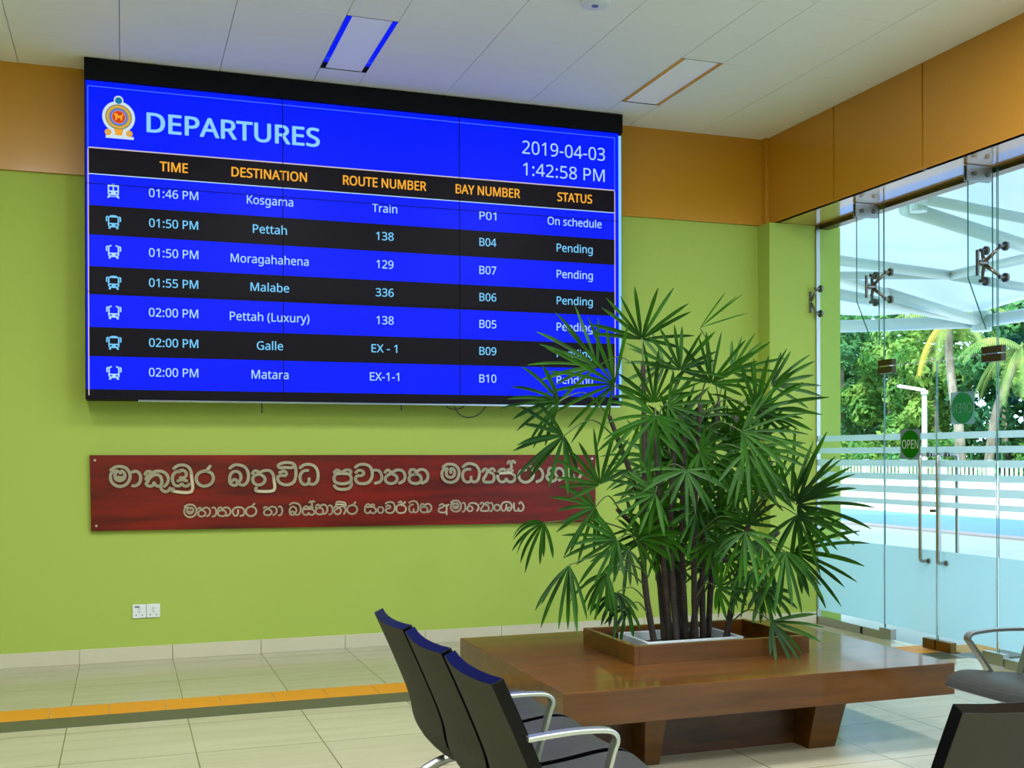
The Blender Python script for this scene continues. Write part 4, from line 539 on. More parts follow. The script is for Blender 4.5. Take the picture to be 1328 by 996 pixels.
flat('edge_strip', M['spale'], BX1 - .002, BX1 + .018, BZ0 + .03, BZ1 - .02, .006)
WT = {'b': .020, 's': .010, 'm': .005, 'l': 0}
hx = sorted({p[0] for p in GLYPHS['H'][1][0]}); GLYPHS['I'] = (2 * hx[0] + hx[1] - hx[0], [[(hx[0], 0), (hx[1], 0), (hx[1], 573), (hx[0], 573)]])   # the board's capital I is a plain bar
NM = {'orange': 'column_heading', 'pale': 'board_title', 'white': 'date_time_text', 'row': 'row_text', 'rowd': 'row_text'}
for t_, x0, x1, z, cap, wt, c in SCREEN_TEXT:
    text_mesh(NM[c], t_, M['s' + c], x0, x1, z, cap, BY, board, WT[wt], depth=.0024)
# bus and train symbols
def icon_bus(z, m):
    mb = MB(); x, u = -.049, .0043                       # u = one sixteenth of the symbol
    def q(a0, a1, b0, b1): mb.box(x + a0 * u, x + a1 * u, BY - .0022, BY - .0002, z + b0 * u, z + b1 * u)
    def poly(pts): mb.prism([(x + a * u, z + b * u) for a, b in pts], BY - .0022, BY - .0002)
    poly([(-8, 7.5), (-8, -5), (-6, -7), (-6, 9), ]); poly([(8, 7.5), (6, 9), (6, -7), (8, -5)])
    poly([(-8, 7.5), (-6, 9.5), (-3, 11), (3, 11), (6, 9.5), (8, 7.5), (6, 7.5), (-6, 7.5)]) if m == M['srowd'] else (poly([(-8, 7.5), (-6, 10), (-3, 10.8), (-3, 9), (-6, 7.5)]), poly([(8, 7.5), (6, 7.5), (3, 9), (3, 10.8), (6, 10)]))
    poly([(-11, 8), (-8, 10), (-8, 8), (-9, 7), (-9, 1), (-11, 1.5)]); poly([(11, 8), (11, 1.5), (9, 1), (9, 7), (8, 8), (8, 10)])
    poly([(-6, -1), (6, -1), (6, -3), (-6, -3)]); q(-2.6, 2.6, -6, -3); q(-6, 6, -7.5, -5.2)
    q(-7.2, -4, -10, -7.5); q(4, 7.2, -10, -7.5)
    return mb.build('bus_symbol', m, board)
def icon_train(z, m):
    mb = MB(); x, u = -.049, .0043
    def q(a0, a1, b0, b1): mb.box(x + a0 * u, x + a1 * u, BY - .0022, BY - .0002, z + b0 * u, z + b1 * u)
    def poly(pts): mb.prism([(x + a * u, z + b * u) for a, b in pts], BY - .0022, BY - .0002)
    q(-8, 8, 7, 9.5); q(-8, -6, -5, 7); q(6, 8, -5, 7); q(-.9, .9, 1, 7); q(-6, 6, -1.2, 1); q(-3.4, 3.4, -5, -1.2); q(-6, 6, -6, -4)
    q(-1.8, 1.8, 9.5, 11); poly([(-7, -6), (-4, -6), (-6, -10.5), (-9, -10.5)]); poly([(4, -6), (7, -6), (9, -10.5), (6, -10.5)]); q(-5, 5, -8.6, -7.6)
    return mb.build('train_symbol', m, board)
for k, z in enumerate((3.142, 2.937, 2.742, 2.539, 2.344, 2.144, 1.947)):
    if k == 0: icon_train(z, M['srow'])
    else: icon_bus(z, M['srow'] if k % 2 == 0 else M['srowd'])
# the state emblem at the head of the board
def disc(name, m, x, z, r, d, n=36, rx=1): return MB().prism([(x + rx * r * math.cos(2 * math.pi * k / n), z + r * math.sin(2 * math.pi * k / n)) for k in range(n)], BY - d, BY - .0002).build(name, m, emb)
emb = box('emblem', M['sstone'], -.095, .080, BY - .0012, BY, 3.490, 3.508, board)
ex, ez = -.014, 3.632
disc('emblem_plate', M['sstone'], ex, ez, .104, .0012, 48, .98); disc('emblem_crown', M['sstone'], ex, 3.742, .030, .0012)
MB().prism([(ex - .075, 3.505), (ex - .062, 3.57), (ex + .062, 3.57), (ex + .075, 3.505)], BY - .0011, BY - .0002).build('emblem_foot', M['sstone'], emb)
disc('emblem_ring', M['solive'], ex, ez, .083, .0016, 48); disc('emblem_ring', M['sgold'], ex, ez, .074, .0019, 48); disc('emblem_ring', M['solive'], ex, ez, .062, .0022, 48)
disc('emblem_ring', M['slineb'], ex, ez, .053, .0025, 40); disc('emblem_ring', M['sgold'], ex, ez, .044, .0028, 40); disc('emblem_centre', M['sred'], ex, ez, .040, .0031, 40)
for k in range(16):
    a = 2 * math.pi * k / 16; disc('emblem_petal', M['samber'], ex + .068 * math.cos(a), ez + .068 * math.sin(a), .006, .0024, 10)
MB().prism([(ex - .022, ez - .022), (ex - .022, ez + .004), (ex - .03, ez + .012), (ex - .02, ez + .026), (ex - .008, ez + .02), (ex, ez + .008), (ex + .018, ez + .012), (ex + .026, ez + .026), (ex + .03, ez + .02), (ex + .024, ez + .004), (ex + .02, ez - .022), (ex + .012, ez - .022), (ex + .01, ez - .006), (ex - .008, ez - .006), (ex - .012, ez - .022)], BY - .0034, BY - .0031).build('emblem_lion', M['samber'], emb)
disc('emblem_orb', M['steal'], ex, 3.740, .022, .0016)
for sx in (-1, 1): disc('emblem_pot', M['samber'], ex + sx * .066, 3.528, .021, .0018, 20); disc('emblem_pot_rim', M['sgold'], ex + sx * .066, 3.528, .012, .0022, 16)
MB().prism([(ex - .03, 3.552), (ex + .03, 3.552), (ex + .022, 3.53), (ex + .022, 3.512), (ex - .022, 3.512), (ex - .022, 3.53)], BY - .0018, BY - .0002).build('emblem_bowl', M['samber'], emb)

# loose cables under the board
def cable(label, pts, r=.004):
    o = MB().tube(smooth_path(pts, 6), r, 8).build('loose_cable', M['wire'], smooth=True)
    return tag(o, label, 'cable', 'cables hanging under the board')
cable('short black cable end hanging under the left half of the board', [(.909, 7.83, 1.79), (.909, 7.825, 1.75), (.91, 7.83, 1.695)])
cable('short black cable end hanging under the middle of the board', [(1.893, 7.83, 1.79), (1.893, 7.825, 1.76), (1.895, 7.83, 1.725)])
cable('long black cable loop sagging below the board', [(2.30, 7.86, 1.785), (2.31, 7.85, 1.73), (2.36, 7.84, 1.685), (2.43, 7.84, 1.68), (2.50, 7.84, 1.715), (2.55, 7.85, 1.785)])
cable('shallow black cable loop sagging below the board beside the long one', [(2.225, 7.86, 1.785), (2.25, 7.85, 1.748), (2.30, 7.85, 1.738), (2.36, 7.85, 1.75), (2.39, 7.86, 1.785)])

# ------------------------------------------------------------------ carved name board with raised letters
sign = thing('name_board', 'long red timber name board with metal letters below the departure board', 'sign', None, (0, 0, 0))
MB().hexa([(-.200, 8.012, .897), (3.492, 8.012, .875), (3.492, 8.046, .875), (-.200, 8.046, .897)], [(-.206, 8.012, 1.409), (3.492, 8.012, 1.400), (3.492, 8.046, 1.400), (-.206, 8.046, 1.409)]).build('board_panel', M['redwood'], sign, bevel=.003)
def letter(strokes, hw, depth, y0):
    """rounded strokes of width 2*hw standing off the board"""
    mb = MB()
    for st in strokes:
        pts = smooth_path([(x / 1000, 0, z / 1000) for x, z in st], 4)
        n = len(pts); L, R = [], []
        for i, p in enumerate(pts):
            d = (pts[min(i + 1, n - 1)] - pts[max(i - 1, 0)])
            if d.length < 1e-6: d = Vector((1, 0, 0))
            d.normalize(); nn = Vector((-d.z, 0, d.x)) * hw
            L.append(p + nn); R.append(p - nn)
        for i in range(n - 1):
            e = .0004 * (i % 2)
            mb.hexa([(L[i].x, y0 - depth - e, L[i].z), (R[i].x, y0 - depth - e, R[i].z), (R[i].x, y0, R[i].z), (L[i].x, y0, L[i].z)],
                    [(L[i + 1].x, y0 - depth - e, L[i + 1].z), (R[i + 1].x, y0 - depth - e, R[i + 1].z), (R[i + 1].x, y0, R[i + 1].z), (L[i + 1].x, y0, L[i + 1].z)])
        for i, p in enumerate(pts):
            mb.prism([(p.x + hw * math.cos(2 * math.pi * k / 12), p.z + hw * math.sin(2 * math.pi * k / 12)) for k in range(12)], y0 - depth - .0002, y0)
    return mb.build('letter', M['letter'], sign)
for L in BIG_LETTERS: letter(L, .0100, .012, 8.006)
for L in SMALL_LETTERS: letter(L, .0058, .006, 8.0115)
for x, z in ((-.174, 1.374), (-.166, .932), (3.462, 1.37), (3.46, .91)): MB().cyl((x, 8.012, z), (0, -1, 0), .008, .004, 14).build('screw', M['alu'], sign)

# power socket
t = thing('power_socket', 'white double power socket low on the green wall', 'socket', None, (0, 0, 0))
for x0 in (.062, .154):
    pl = box('face_plate', M['white'], x0, x0 + .089, DY - .012, DY, .292, .386, t, bevel=.004)
    box('rocker_switch', M['pot'], x0 + .036, x0 + .052, DY - .016, DY - .011, .350, .366, pl)
    for a, b in ((.044, .335), (.024, .312), (.064, .312)): box('pin_hole', M['dark'], x0 + a - .004, x0 + a + .004, DY - .0126, DY - .0115, b - .003, b + .003, pl)
box('sticker', M['dark'], .076, .108, DY - .0126, DY - .0118, .366, .374, t)

# ------------------------------------------------------------------ glass front
def pane(parent, y0, y1, z0, z1, edge=True):
    mb = MB(); v = [mb.bm.verts.new((x, y, z)) for x in (GX, GX + .009) for y, z in ((y0, z0), (y1, z0), (y1, z1), (y0, z1))]
    for q in ((0, 1, 2, 3), (7, 6, 5, 4)): mb.face([v[i] for i in q])
    mb.mi = 1
    for q in ((0, 4, 5, 1), (1, 5, 6, 2), (2, 6, 7, 3), (3, 7, 4, 0)): mb.face([v[i] for i in q])
    return mb.build('glass_pane', [M['glass'], M['glassedge']], parent)
STR = [(1.503, 1.549), (1.405, 1.450), (1.306, 1.356), (1.209, 1.256), (1.107, 1.164), (1.021, 1.062)]
def film(parent, y0, y1, z_lo):
    mb = MB()
    for a, b in STR: mb.box(GX - .0012, GX - .0004, y0, y1, a, b)
    mb.build('frosted_stripes', M['stripe'], parent)
    MB().box(GX - .0012, GX - .0004, y0, y1, z_lo, .715).build('frosted_film', M['frost'], parent)
def glazing(name, y0, y1, z0=.012, z1=ZF, filmed=True, rail=None, label=None):
    o = bpy.data.objects.new(name, None); COL.objects.link(o); struct(o, label)
    pane(o, y0 + .003, y1 - .003, z0, z1)
    if filmed: film(o, y0 + .004, y1 - .004, .118)
    if rail: box('floor_rail', M['brass'] if False else M['steel'], GX - .012, GX + .024, rail[0], rail[1], 0, .062, o, bevel=.002)
    return o
w1 = glazing('window_1', 7.022, 7.878, rail=(7.03, 7.87), label='fixed glass pane beside the green pier')
box('pivot_patch', M['steel'], GX - .02, GX + .032, 6.925, 7.06, .008, .088, w1, bevel=.002)
box('rail_clip', M['dark'], GX - .014, GX - .010, 7.27, 7.30, .004, .058, w1)
box('side_channel', M['steel'], GX - .012, GX + .024, 7.866, 7.88, 0, ZF, w1)
w2 = glazing('window_2', 5.868, 7.022, 2.066, ZF, False, label='glass transom over the two doors')
w3 = glazing('window_3', 4.72, 5.862, rail=(4.73, 5.80), label='fixed glass pane right of the doors')
box('pivot_patch', M['steel'], GX - .02, GX + .032, 5.80, 5.985, .008, .088, w3, bevel=.002)
for k in range(8):
    glazing('window_%d' % (k + 4), 4.72 - 1.2 * (k + 1), 4.72 - 1.2 * k, rail=(4.73 - 1.2 * (k + 1), 4.71 - 1.2 * k))
rl = struct(box('trim_5', M['brass'], GX + .03, GX + .12, YB, 7.88, ZF - .030, ZF - .0005), 'bronze head rail along the top of the glass')
def handle(parent, y, x_sign):
    xo = GX - .002 if x_sign < 0 else GX + .014; xt = xo + x_sign * .075
    z0, z1 = .635, 1.392; r = .03
    pts = [(xo, y, z0), (xt - x_sign * .02, y, z0), (xt - x_sign * .006, y, z0 + .006), (xt, y, z0 + .022), (xt, y, z1 - .022), (xt - x_sign * .006, y, z1 - .006), (xt - x_sign * .02, y, z1), (xo, y, z1)]
    h = MB().tube(pts, .0125, 14).build('door_handle', M['steel'], parent, smooth=True)
    for z in (z0, z1): MB().cyl((xo, y, z), (x_sign, 0, 0), .019, .008, 18).build('handle_rose', M['steel'], h)
def leaf(name, y0, y1, hy, label):
    o = bpy.data.objects.new(name, None); COL.objects.link(o); struct(o, label)
    pane(o, y0 + .004, y1 - .004, .012, 2.054); film(o, y0 + .006, y1 - .006, .118)
    handle(o, hy, -1); handle(o, hy, 1)
    return o
d1 = leaf('door_1', 6.448, 7.018, 6.525, 'left glass door leaf')
d2 = leaf('door_2', 5.872, 6.442, 6.345, 'right glass door leaf')
box('lock_patch', M['brass'], GX - .02, GX + .032, 6.452, 6.575, .012, .085, d1, bevel=.002)
box('lock_patch', M['brass'], GX - .02, GX + .032, 6.288, 6.438, .012, .085, d2, bevel=.002)
for d, y0, y1 in ((d1, 6.912, 7.075), (d2, 5.815, 5.995)):
    p = MB().box(GX - .014, GX + .026, y0, y1, 2.064, 2.110).box(GX - .014, GX + .026, y0, y1, 2.008, 2.056).build('pivot_plate', M['bronzeplate'], d, bevel=.001)
    box('pivot_pin', M['alu'], GX - .016, GX + .02, (y0 + y1) / 2 - .06, (y0 + y1) / 2 + .05, 2.056, 2.064, p)
box('door_lock', M['steeldark'], GX - .016, GX + .026, 6.452, 6.50, .985, 1.005, d1)

def rot_text(name, txt, m, yc, zc, width, cap, parent, x, mirror=False, weight=.0):
    """lettering on the glass plane, read from inside the hall (or mirrored)"""
    o = text_mesh(name, txt, m, -width / 2, width / 2, 0, cap, 0, parent, weight, depth=0)
    for v in o.data.vertices:
        a, b = v.co.x, v.co.z
        v.co = Vector((x, yc + (a if mirror else -a), zc + b))
    return o
def open_sign(label, y0, y1, z0, z1, mats, mirror, x):
    t = thing('open_sign', label, 'sign', None, (x, (y0 + y1) / 2, z0))
    cy, h = 0, z1 - z0
    MB().box(-.0006, .0, y0 - (y0 + y1) / 2, y1 - (y0 + y1) / 2, 0, h).build('backing', mats[0], t)
    r = (y1 - y0) * .47; mb = MB(); n = 40
    vs = [[mb.bm.verts.new((xx, r * math.cos(2 * math.pi * k / n), h / 2 + r * math.sin(2 * math.pi * k / n))) for k in range(n)] for xx in (-.0012, -.0007)]
    mb.face(vs[0]); mb.face(vs[1][::-1])
    for k in range(n): mb.face((vs[0][k], vs[0][(k + 1) % n], vs[1][(k + 1) % n], vs[1][k]))
    mb.build('green_disc', mats[1], t)
    rot_text('sign_lettering', 'OPEN', mats[2], 0, h / 2, r * 1.72, r * .62, t, -.002, mirror, .0)
    return t
open_sign('green OPEN sticker on the left glass door beside the handles', 6.612, 6.832, 1.362, 1.578, (M['sgrey'], M['sgreen'], M['stext']), False, GX - .0015)
open_sign('faint green OPEN sticker reading backwards, higher up on the right glass door', 6.072, 6.300, 1.602, 1.822, (M['sgrey2'], M['sgreen2'], M['stext2']), True, GX - .0015)

# glass fins with steel head brackets, and spider fittings clamping the panes
def glass_fin(y, label):
    t = thing('glass_fin', label, 'glass fin', 'glass fins behind the joints', (0, y, 0))
    mb = MB(); w = .012; xi = 5.225
    prof = [(GX - .004, ZF - .03), (xi, ZF - .03), (xi, 2.55), (GX - .06, 2.22), (GX - .004, 2.22)]
    a = [mb.bm.verts.new((px, -w / 2, pz)) for px, pz in prof]; b = [mb.bm.verts.new((px, w / 2, pz)) for px, pz in prof]
    mb.face(a); mb.face(b[::-1]); mb.mi = 1
    for i in range(5): mb.face((a[i], b[i], b[(i + 1) % 5], a[(i + 1) % 5]))
    mb.build('fin_blade', [M['fin'], M['glassedge']], t)
    for s in (-1, 1):
        br = MB().box(5.205, GX - .02, s * .007 - (.010 if s < 0 else 0), s * .007 + (.010 if s > 0 else 0), ZF - .105, ZF - .002).build('head_bracket', M['steel'], t, bevel=.002)
        for x in (5.26, 5.37): MB().cyl((x, s * .017, ZF - .06), (0, s, 0), .016, .010, 16).build('bolt', M['steeldark'], br)
    return t
glass_fin(7.07, 'clear glass fin with steel head bracket beside the green pier')
glass_fin(5.90, 'clear glass fin with steel head bracket nearest the right edge of the view')
def spider(y, z, label, arms):
    t = thing('spider_fitting', label, 'glass fitting', 'spider fittings on the glass', (GX, y, z))
    MB().box(-.166, -.150, -.011, .011, -.085, .085).build('clamp_plate', M['steeldark'], t, bevel=.004)
    MB().cyl((-.155, 0, 0), (1, 0, 0), .02, .075, 14).build('hub', M['steeldark'], t)
    for sy, sz in arms:
        a = MB().tube([(-.10, 0, sz * .01), (-.075, sy * .045, sz * .055), (-.045, sy * .082, sz * .098)], [.014, .012, .011], 10).build('arm', M['steeldark'], t, smooth=True)
        MB().cyl((-.062, sy * .086, sz * .102), (1, 0, 0), .012, .06, 12).build('bolt', M['steeldark'], a)
        MB().cyl((-.018, sy * .086, sz * .102), (1, 0, 0), .030, .016, 20).build('glass_disc', M['steeldark'], a)
    return t
spider(7.022 - .006, 2.655, 'steel spider fitting with four discs on the glass beside the green pier', [(a, b) for a in (-1, 1) for b in (-1, 1)])
spider(5.866, 2.645, 'steel spider fitting with four discs nearest the right edge of the view', [(a, b) for a in (-1, 1) for b in (-1, 1)])
t = thing('spider_fitting', 'small steel spider fitting with two discs screwed to the green pier', 'glass fitting', 'spider fittings on the glass', (GX - .06, 7.88, 2.655))
MB().box(-.018, .006, -.014, -.001, -.085, .085).build('clamp_plate', M['steeldark'], t, bevel=.003)
for s in (-1, 1):
    a = MB().tube([(-.005, -.014, s * .01), (.005, -.045, s * .06), (.02, -.066, s * .1)], .010, 10).build('arm', M['steeldark'], t, smooth=True)
    MB().cyl((-.005, -.068, s * .102), (1, 0, 0), .012, .06, 12).build('bolt', M['steeldark'], a)
    MB().cyl((.042, -.068, s * .102), (1, 0, 0), .030, .016, 20).build('glass_disc', M['steeldark'], a)
# ------------------------------------------------------------------ big timber bench with a planter frame in the middle
bench = thing('timber_bench', 'large low brown timber bench with a raised planter frame in its middle', 'bench', None, (2.75, 5.09, 0))
bench.location = (0, 0, 0)
mb = MB(); mb.box(1.74, 3.755, 4.335, 5.85, .250, .400)
mb.build('bench_slab', M['wood'], bench, bevel=.003)
mb = MB(); fx0, fx1, fy0, fy1, t_ = 2.29, 3.262, 4.805, 5.425, .03
mb.box(fx0 + t_, fx1, fy0, fy0 + t_, .399, .488); mb.box(fx0, fx1 - t_, fy1 - t_, fy1, .399, .488); mb.box(fx0, fx0 + t_, fy0, fy1 - t_ - .001, .399, .4885); mb.box(fx1 - t_, fx1, fy0 + t_ + .001, fy1, .399, .4885)
mb.build('planter_frame', M['wood'], bench, bevel=.002)
def bleg(x0, x1, xb0, xb1, y0, y1, yb0, yb1):
    return MB().hexa([(xb0, yb0, 0), (xb1, yb0, 0), (xb1, yb1, 0), (xb0, yb1, 0)], [(x0, y0, .252), (x1, y0, .252), (x1, y1, .252), (x0, y1, .252)]).build('leg', M['wood'], bench, bevel=.003)
for y0, y1, yb0, yb1 in ((4.50, 4.74, 4.535, 4.74), (5.45, 5.69, 5.45, 5.655)):
    bleg(2.20, 2.315, 2.212, 2.285, y0, y1, yb0, yb1); bleg(3.10, 3.275, 3.07, 3.222, y0, y1, yb0, yb1)
mb = MB(); mb.box(2.0, 3.14, 4.66, 4.69, 0, .252); mb.box(2.0, 3.14, 5.50, 5.53, 0, .252); mb.box(2.0, 2.03, 4.69, 5.50, 0, .252); mb.box(3.11, 3.14, 4.69, 5.50, 0, .252)
mb.build('plinth_panel', M['wooddark'], bench)

# white trough that holds the palm
pot = thing('planter_trough', 'white rectangular planter trough sunk inside the timber frame', 'planter', None, (0, 0, 0))
px0, px1, py0, py1, pt = 2.47, 3.02, 5.03, 5.38, .4015
mb = MB(); w = .018
mb.box(px0, px1, py0, py0 + w, pt, .462); mb.box(px0, px1, py1 - w, py1, pt, .462); mb.box(px0, px0 + w, py0 + w, py1 - w, pt, .462); mb.box(px1 - w, px1, py0 + w, py1 - w, pt, .462)
mb.build('trough_wall', M['pot'], pot, bevel=.004)
box('soil', M['soil'], px0 + w, px1 - w, py0 + w, py1 - w, pt, .414, pot)

# ------------------------------------------------------------------ lady palm
palm = thing('lady_palm', 'tall bushy lady palm with fan leaves growing from the white trough', 'plant', None, (2.75, 5.2, .43))
palm.location = (0, 0, 0)
CP = []
for c in CANES:
    pts = [Vector(p) for p in c]
    pts[0].z = .412; pts[0].x = min(max(pts[0].x, px0 + .05), px1 - .05); pts[0].y = min(max(pts[0].y, py0 + .05), py1 - .05)
    path = smooth_path(pts, 6); CP.append(path)
    rr = [.0165 * (1 - .35 * i / len(path)) * (1 + .10 * (i % 2)) for i in range(len(path))]
    MB().tube(path, rr, 10).build('cane', M['cane'], palm, smooth=True)
ALLP = [p for c in CP for p in c]
rng = random.Random(3)
def frond(P, d, s, L, spread, n, droop):
    P, d, s = Vector(P), Vector(d), Vector(s); nrm = d.cross(s).normalized()
    mb = MB(); G = Vector((0, 0, -1))
    for i in range(n):
        f = (i + .5) / n - .5
        a = math.radians(spread) * f + rng.uniform(-.09, .09)
        ld = (d * math.cos(a) + s * math.sin(a) + nrm * rng.uniform(-.26, .26)).normalized()
        ls = (-d * math.sin(a) + s * math.cos(a))
        ln = L * (1 - .28 * abs(2 * f) ** 2) * rng.uniform(.84, 1.16); hw = rng.uniform(.0075, .011)
        if n < 6: hw *= .45
        kd = droop * rng.uniform(.7, 1.4); N = 8; rows = []
        p = P + ld * .004; cur = ld.copy()
        for k in range(N + 1):
            t = k / N
            wd = hw * min(1, .30 + 2.6 * t) * (1 if t < .72 else max(.10, 1 - ((t - .72) / .28) ** 1.8 * .85))
            sd = ls; nn = cur.cross(sd).normalized()
            rows.append([mb.bm.verts.new(p - sd * wd), mb.bm.verts.new(p - nn * wd * .38), mb.bm.verts.new(p + sd * wd)])
            cur = (cur + G * kd * (2.0 / N) * (.25 + t)).normalized(); p = p + cur * (ln / N)
        for r0, r1 in zip(rows, rows[1:]):
            mb.face((r0[0], r0[1], r1[1], r1[0])); mb.face((r0[1], r0[2], r1[2], r1[1]))
    return mb
nfr = 0
for row in FRONDS:
    P, d, s, L, spread, n, droop = Vector(row[0:3]), row[3:6], row[6:9], row[9], row[10], row[11], row[12]
    fo = frond(P, d, s, L, spread, n, droop).build('frond', M['leaf'], palm, smooth=True)
    # stalk from the nearest cane, below the hub
    q = min(ALLP, key=lambda c: (c - P).length + 1.5 * max(0, c.z - P.z + .04))
    mid = (P + q) / 2 + Vector((0, 0, .04 + .12 * (P - q).length * (1 - row[12])))
    MB().tube(smooth_path([q, mid, P], 5), [.0042] * 5 + [.0032] * 5 + [.0028], 6).build('leaf_stalk', M['petiole'], fo, smooth=True)

# ------------------------------------------------------------------ linked seats
def curved(pts, w0, w1, thick, bow, name, m, parent, nb=6, edge=None):
    """shell swept along an X-Z profile, spanning y = -w/2..w/2, bowed backwards in the middle; rim gets the edge material"""
    mb = MB(); prof = smooth_path([(x, 0, z) for x, z in pts], 4); N = len(prof); F, B = [], []
    for i, p in enumerate(prof):
        d = (prof[min(i + 1, N - 1)] - prof[max(i - 1, 0)]).normalized(); nn = Vector((-d.z, 0, d.x)); t = i / (N - 1); w = w0 + (w1 - w0) * t
        fr, bk = [], []
        for k in range(nb + 1):
            u = k / nb * 2 - 1; off = nn * bow * (1 - u * u)
            fr.append(mb.bm.verts.new(p + Vector((0, u * w / 2, 0)) + off)); bk.append(mb.bm.verts.new(p + Vector((0, u * w / 2, 0)) + off + nn * thick))
        F.append(fr); B.append(bk)
    for i in range(N - 1):
        for k in range(nb):
            mb.mi = 0; mb.face((F[i][k], F[i][k + 1], F[i + 1][k + 1], F[i + 1][k])); mb.face((B[i][k], B[i + 1][k], B[i + 1][k + 1], B[i][k + 1]))
        mb.mi = 1
        mb.face((F[i][0], F[i + 1][0], B[i + 1][0], B[i][0])); mb.face((F[i][nb], B[i][nb], B[i + 1][nb], F[i + 1][nb]))
    mb.mi = 1
    for k in range(nb):
        mb.face((F[0][k], B[0][k], B[0][k + 1], F[0][k + 1])); mb.face((F[-1][k], F[-1][k + 1], B[-1][k + 1], B[-1][k]))
    return mb.build(name, [m, edge or M['edge']], parent, smooth=False, bevel=.0025)
ARM = [(.225, .36), (.26, .44), (.305, .595), (.317, .628), (.312, .648), (.288, .660), (.22, .664), (.15, .662), (.060, .655)]
ARM_LONG = [(.335, .40), (.36, .44), (.468, .575), (.486, .598), (.480, .614), (.45, .624), (.34, .630), (.20, .626), (.15, .618), (.132, .600), (.150, .565), (.215, .40)]
def linked_seats(n, label, loc, rz, arms, prof=ARM):
    """seats face +x, spaced along y from 0; front of seat at x = .55"""
    t = thing('linked_seats', label, 'seating', 'black linked waiting seats', loc, rz)
    pit = .49
    for k in range(n):
        y = pit * (k + .5)
        b = curved([(.20, .352), (.158, .40), (.135, .50), (.075, .65), (0, .818)], .452, .450, .038, .018, 'backrest', M['vinyl'], t)
        b.location = (0, y, 0)
        s = curved([(.585, .395), (.565, .425), (.50, .436), (.36, .418), (.26, .408), (.215, .40)], .450, .452, -.034, .012, 'seat', M['vinylpad'], t)
        s.location = (0, y, 0)
        MB().box(.25, .30, y - .19, y - .16, .30, .39).box(.25, .30, y + .16, y + .19, .30, .39).build('seat_bracket', M['black'], t)
    for k in arms:
        y = pit * k
        y = min(max(y, .012), pit * n - .012)
        pts = [(x, y, z) for x, z in prof]
        MB().flatbar(smooth_path(pts, 3), .034, .013, (0, 1, 0)).build('armrest', M['chrome'], t, bevel=.003)
    MB().box(.235, .315, -.005, pit * n + .005, .26, .305).build('beam', M['black'], t, bevel=.004)
    for y in (.22, pit * n - .22):
        lg = MB().tube(smooth_path([(-.13, y, .022), (-.02, y, .12), (.12, y, .245), (.275, y, .285), (.40, y, .22), (.52, y, .10), (.60, y, .022)], 4), .019, 12).build('leg', M['chrome'], t, smooth=True)
        for x in (-.13, .60): MB().cyl((x, y, .0), (0, 0, 1), .024, .024, 14).build('foot', M['black'], lg)
    return t
linked_seats(3, 'row of three linked black seats with backs to the view, left of the timber bench', (.938, 2.735, 0), 0, (0, 1))
linked_seats(2, 'linked black seats facing left at the right edge, front cushion overlapping the bench corner', (3.935, 3.915, 0), math.pi, (0, 1), ARM_LONG)
linked_seats(2, 'black linked seats with one backrest showing at the bottom right corner', (2.785, 2.115, 0), math.pi / 2, (0,))

# ------------------------------------------------------------------ outside, seen through the glass
M['pave'] = mat('pale_paving', srgb(222, 220, 212), .6, noise=(srgb(206, 204, 196), (.6, .6, .6), .35, .7))
M['road'] = mat('blue_lane', srgb(88, 150, 222), .45, noise=(srgb(76, 134, 206), (.5, .5, .5), .35, .7))  # bus lane coloured in two close blues, mixed by noise
M['kerb'] = mat('pinkish_kerb', srgb(206, 176, 166), .7)
M['grass'] = mat('green_verge', srgb(96, 132, 58), .9, noise=(srgb(64, 104, 44), (.7, .7, .7), .35, .65))
M['whitesteel'] = mat('white_painted_steel', srgb(170, 184, 170), .4)
M['membrane'] = mat('white_canopy_membrane', srgb(206, 214, 220), .6, trans=.5)
M['fol'] = mat('tree_leaves', srgb(70, 126, 52), .55, spec=.3, noise=(srgb(150, 182, 84), (.55, .55, .55), .42, .66), trans=.35)
M['fol2'] = mat('dark_tree_leaves', srgb(40, 100, 62), .55, spec=.3, noise=(srgb(92, 150, 80), (.5, .5, .5), .4, .66), trans=.35)
M['bark'] = mat('grey_bark', srgb(150, 140, 126), .9, noise=(srgb(110, 98, 84), (6, 6, 2), .35, .65))
M['palmgreen'] = mat('coconut_leaf', srgb(104, 142, 66), .5, spec=.3, noise=(srgb(170, 176, 96), (.8, .8, .8), .4, .7), trans=.3)
M['yellowleaf'] = mat('yellowed_leaf', srgb(206, 178, 60), .6, trans=.3)
gz = -.03
struct(box('pavement', M['pave'], GX + .06, 13.9, -20, 60, gz - .2, gz))
struct(box('kerb', M['kerb'], 13.9, 14.3, -20, 60, gz - .2, gz + .03))
struct(box('road', M['road'], 14.3, 18.1, -20, 60, gz - .2, gz - .01))
struct(box('plaza', M['pave'], 18.1, 36.5, -20, 80, gz - .2, gz + .01))
struct(box('verge', M['grass'], 36.5, 90, -40, 110, gz - .2, gz + .02))
# fence: white rails and pickets along the far side of the plaza
fence = thing('white_fence', 'long white picket fence across the far side of the bright plaza', 'fence', None, (36.2, 45, gz))
fence.location = (0, 0, 0)
mb = MB(); y = 22
while y < 72: mb.box(36.17, 36.21, y, y + .13, gz + .30, 1.06); y += .27
tag(mb.build('pickets', M['whitesteel'], fence), None, None)
for z0, z1 in ((gz + .005, gz + .30), (.96, 1.06)): box('fence_rail', M['whitesteel'], 36.12, 36.26, 22, 72.1, z0, z1, fence)
for k in range(18): box('fence_post', M['whitesteel'], 36.08, 36.28, 22 + 2.9 * k, 22.22 + 2.9 * k, gz + .005, 1.12, fence)
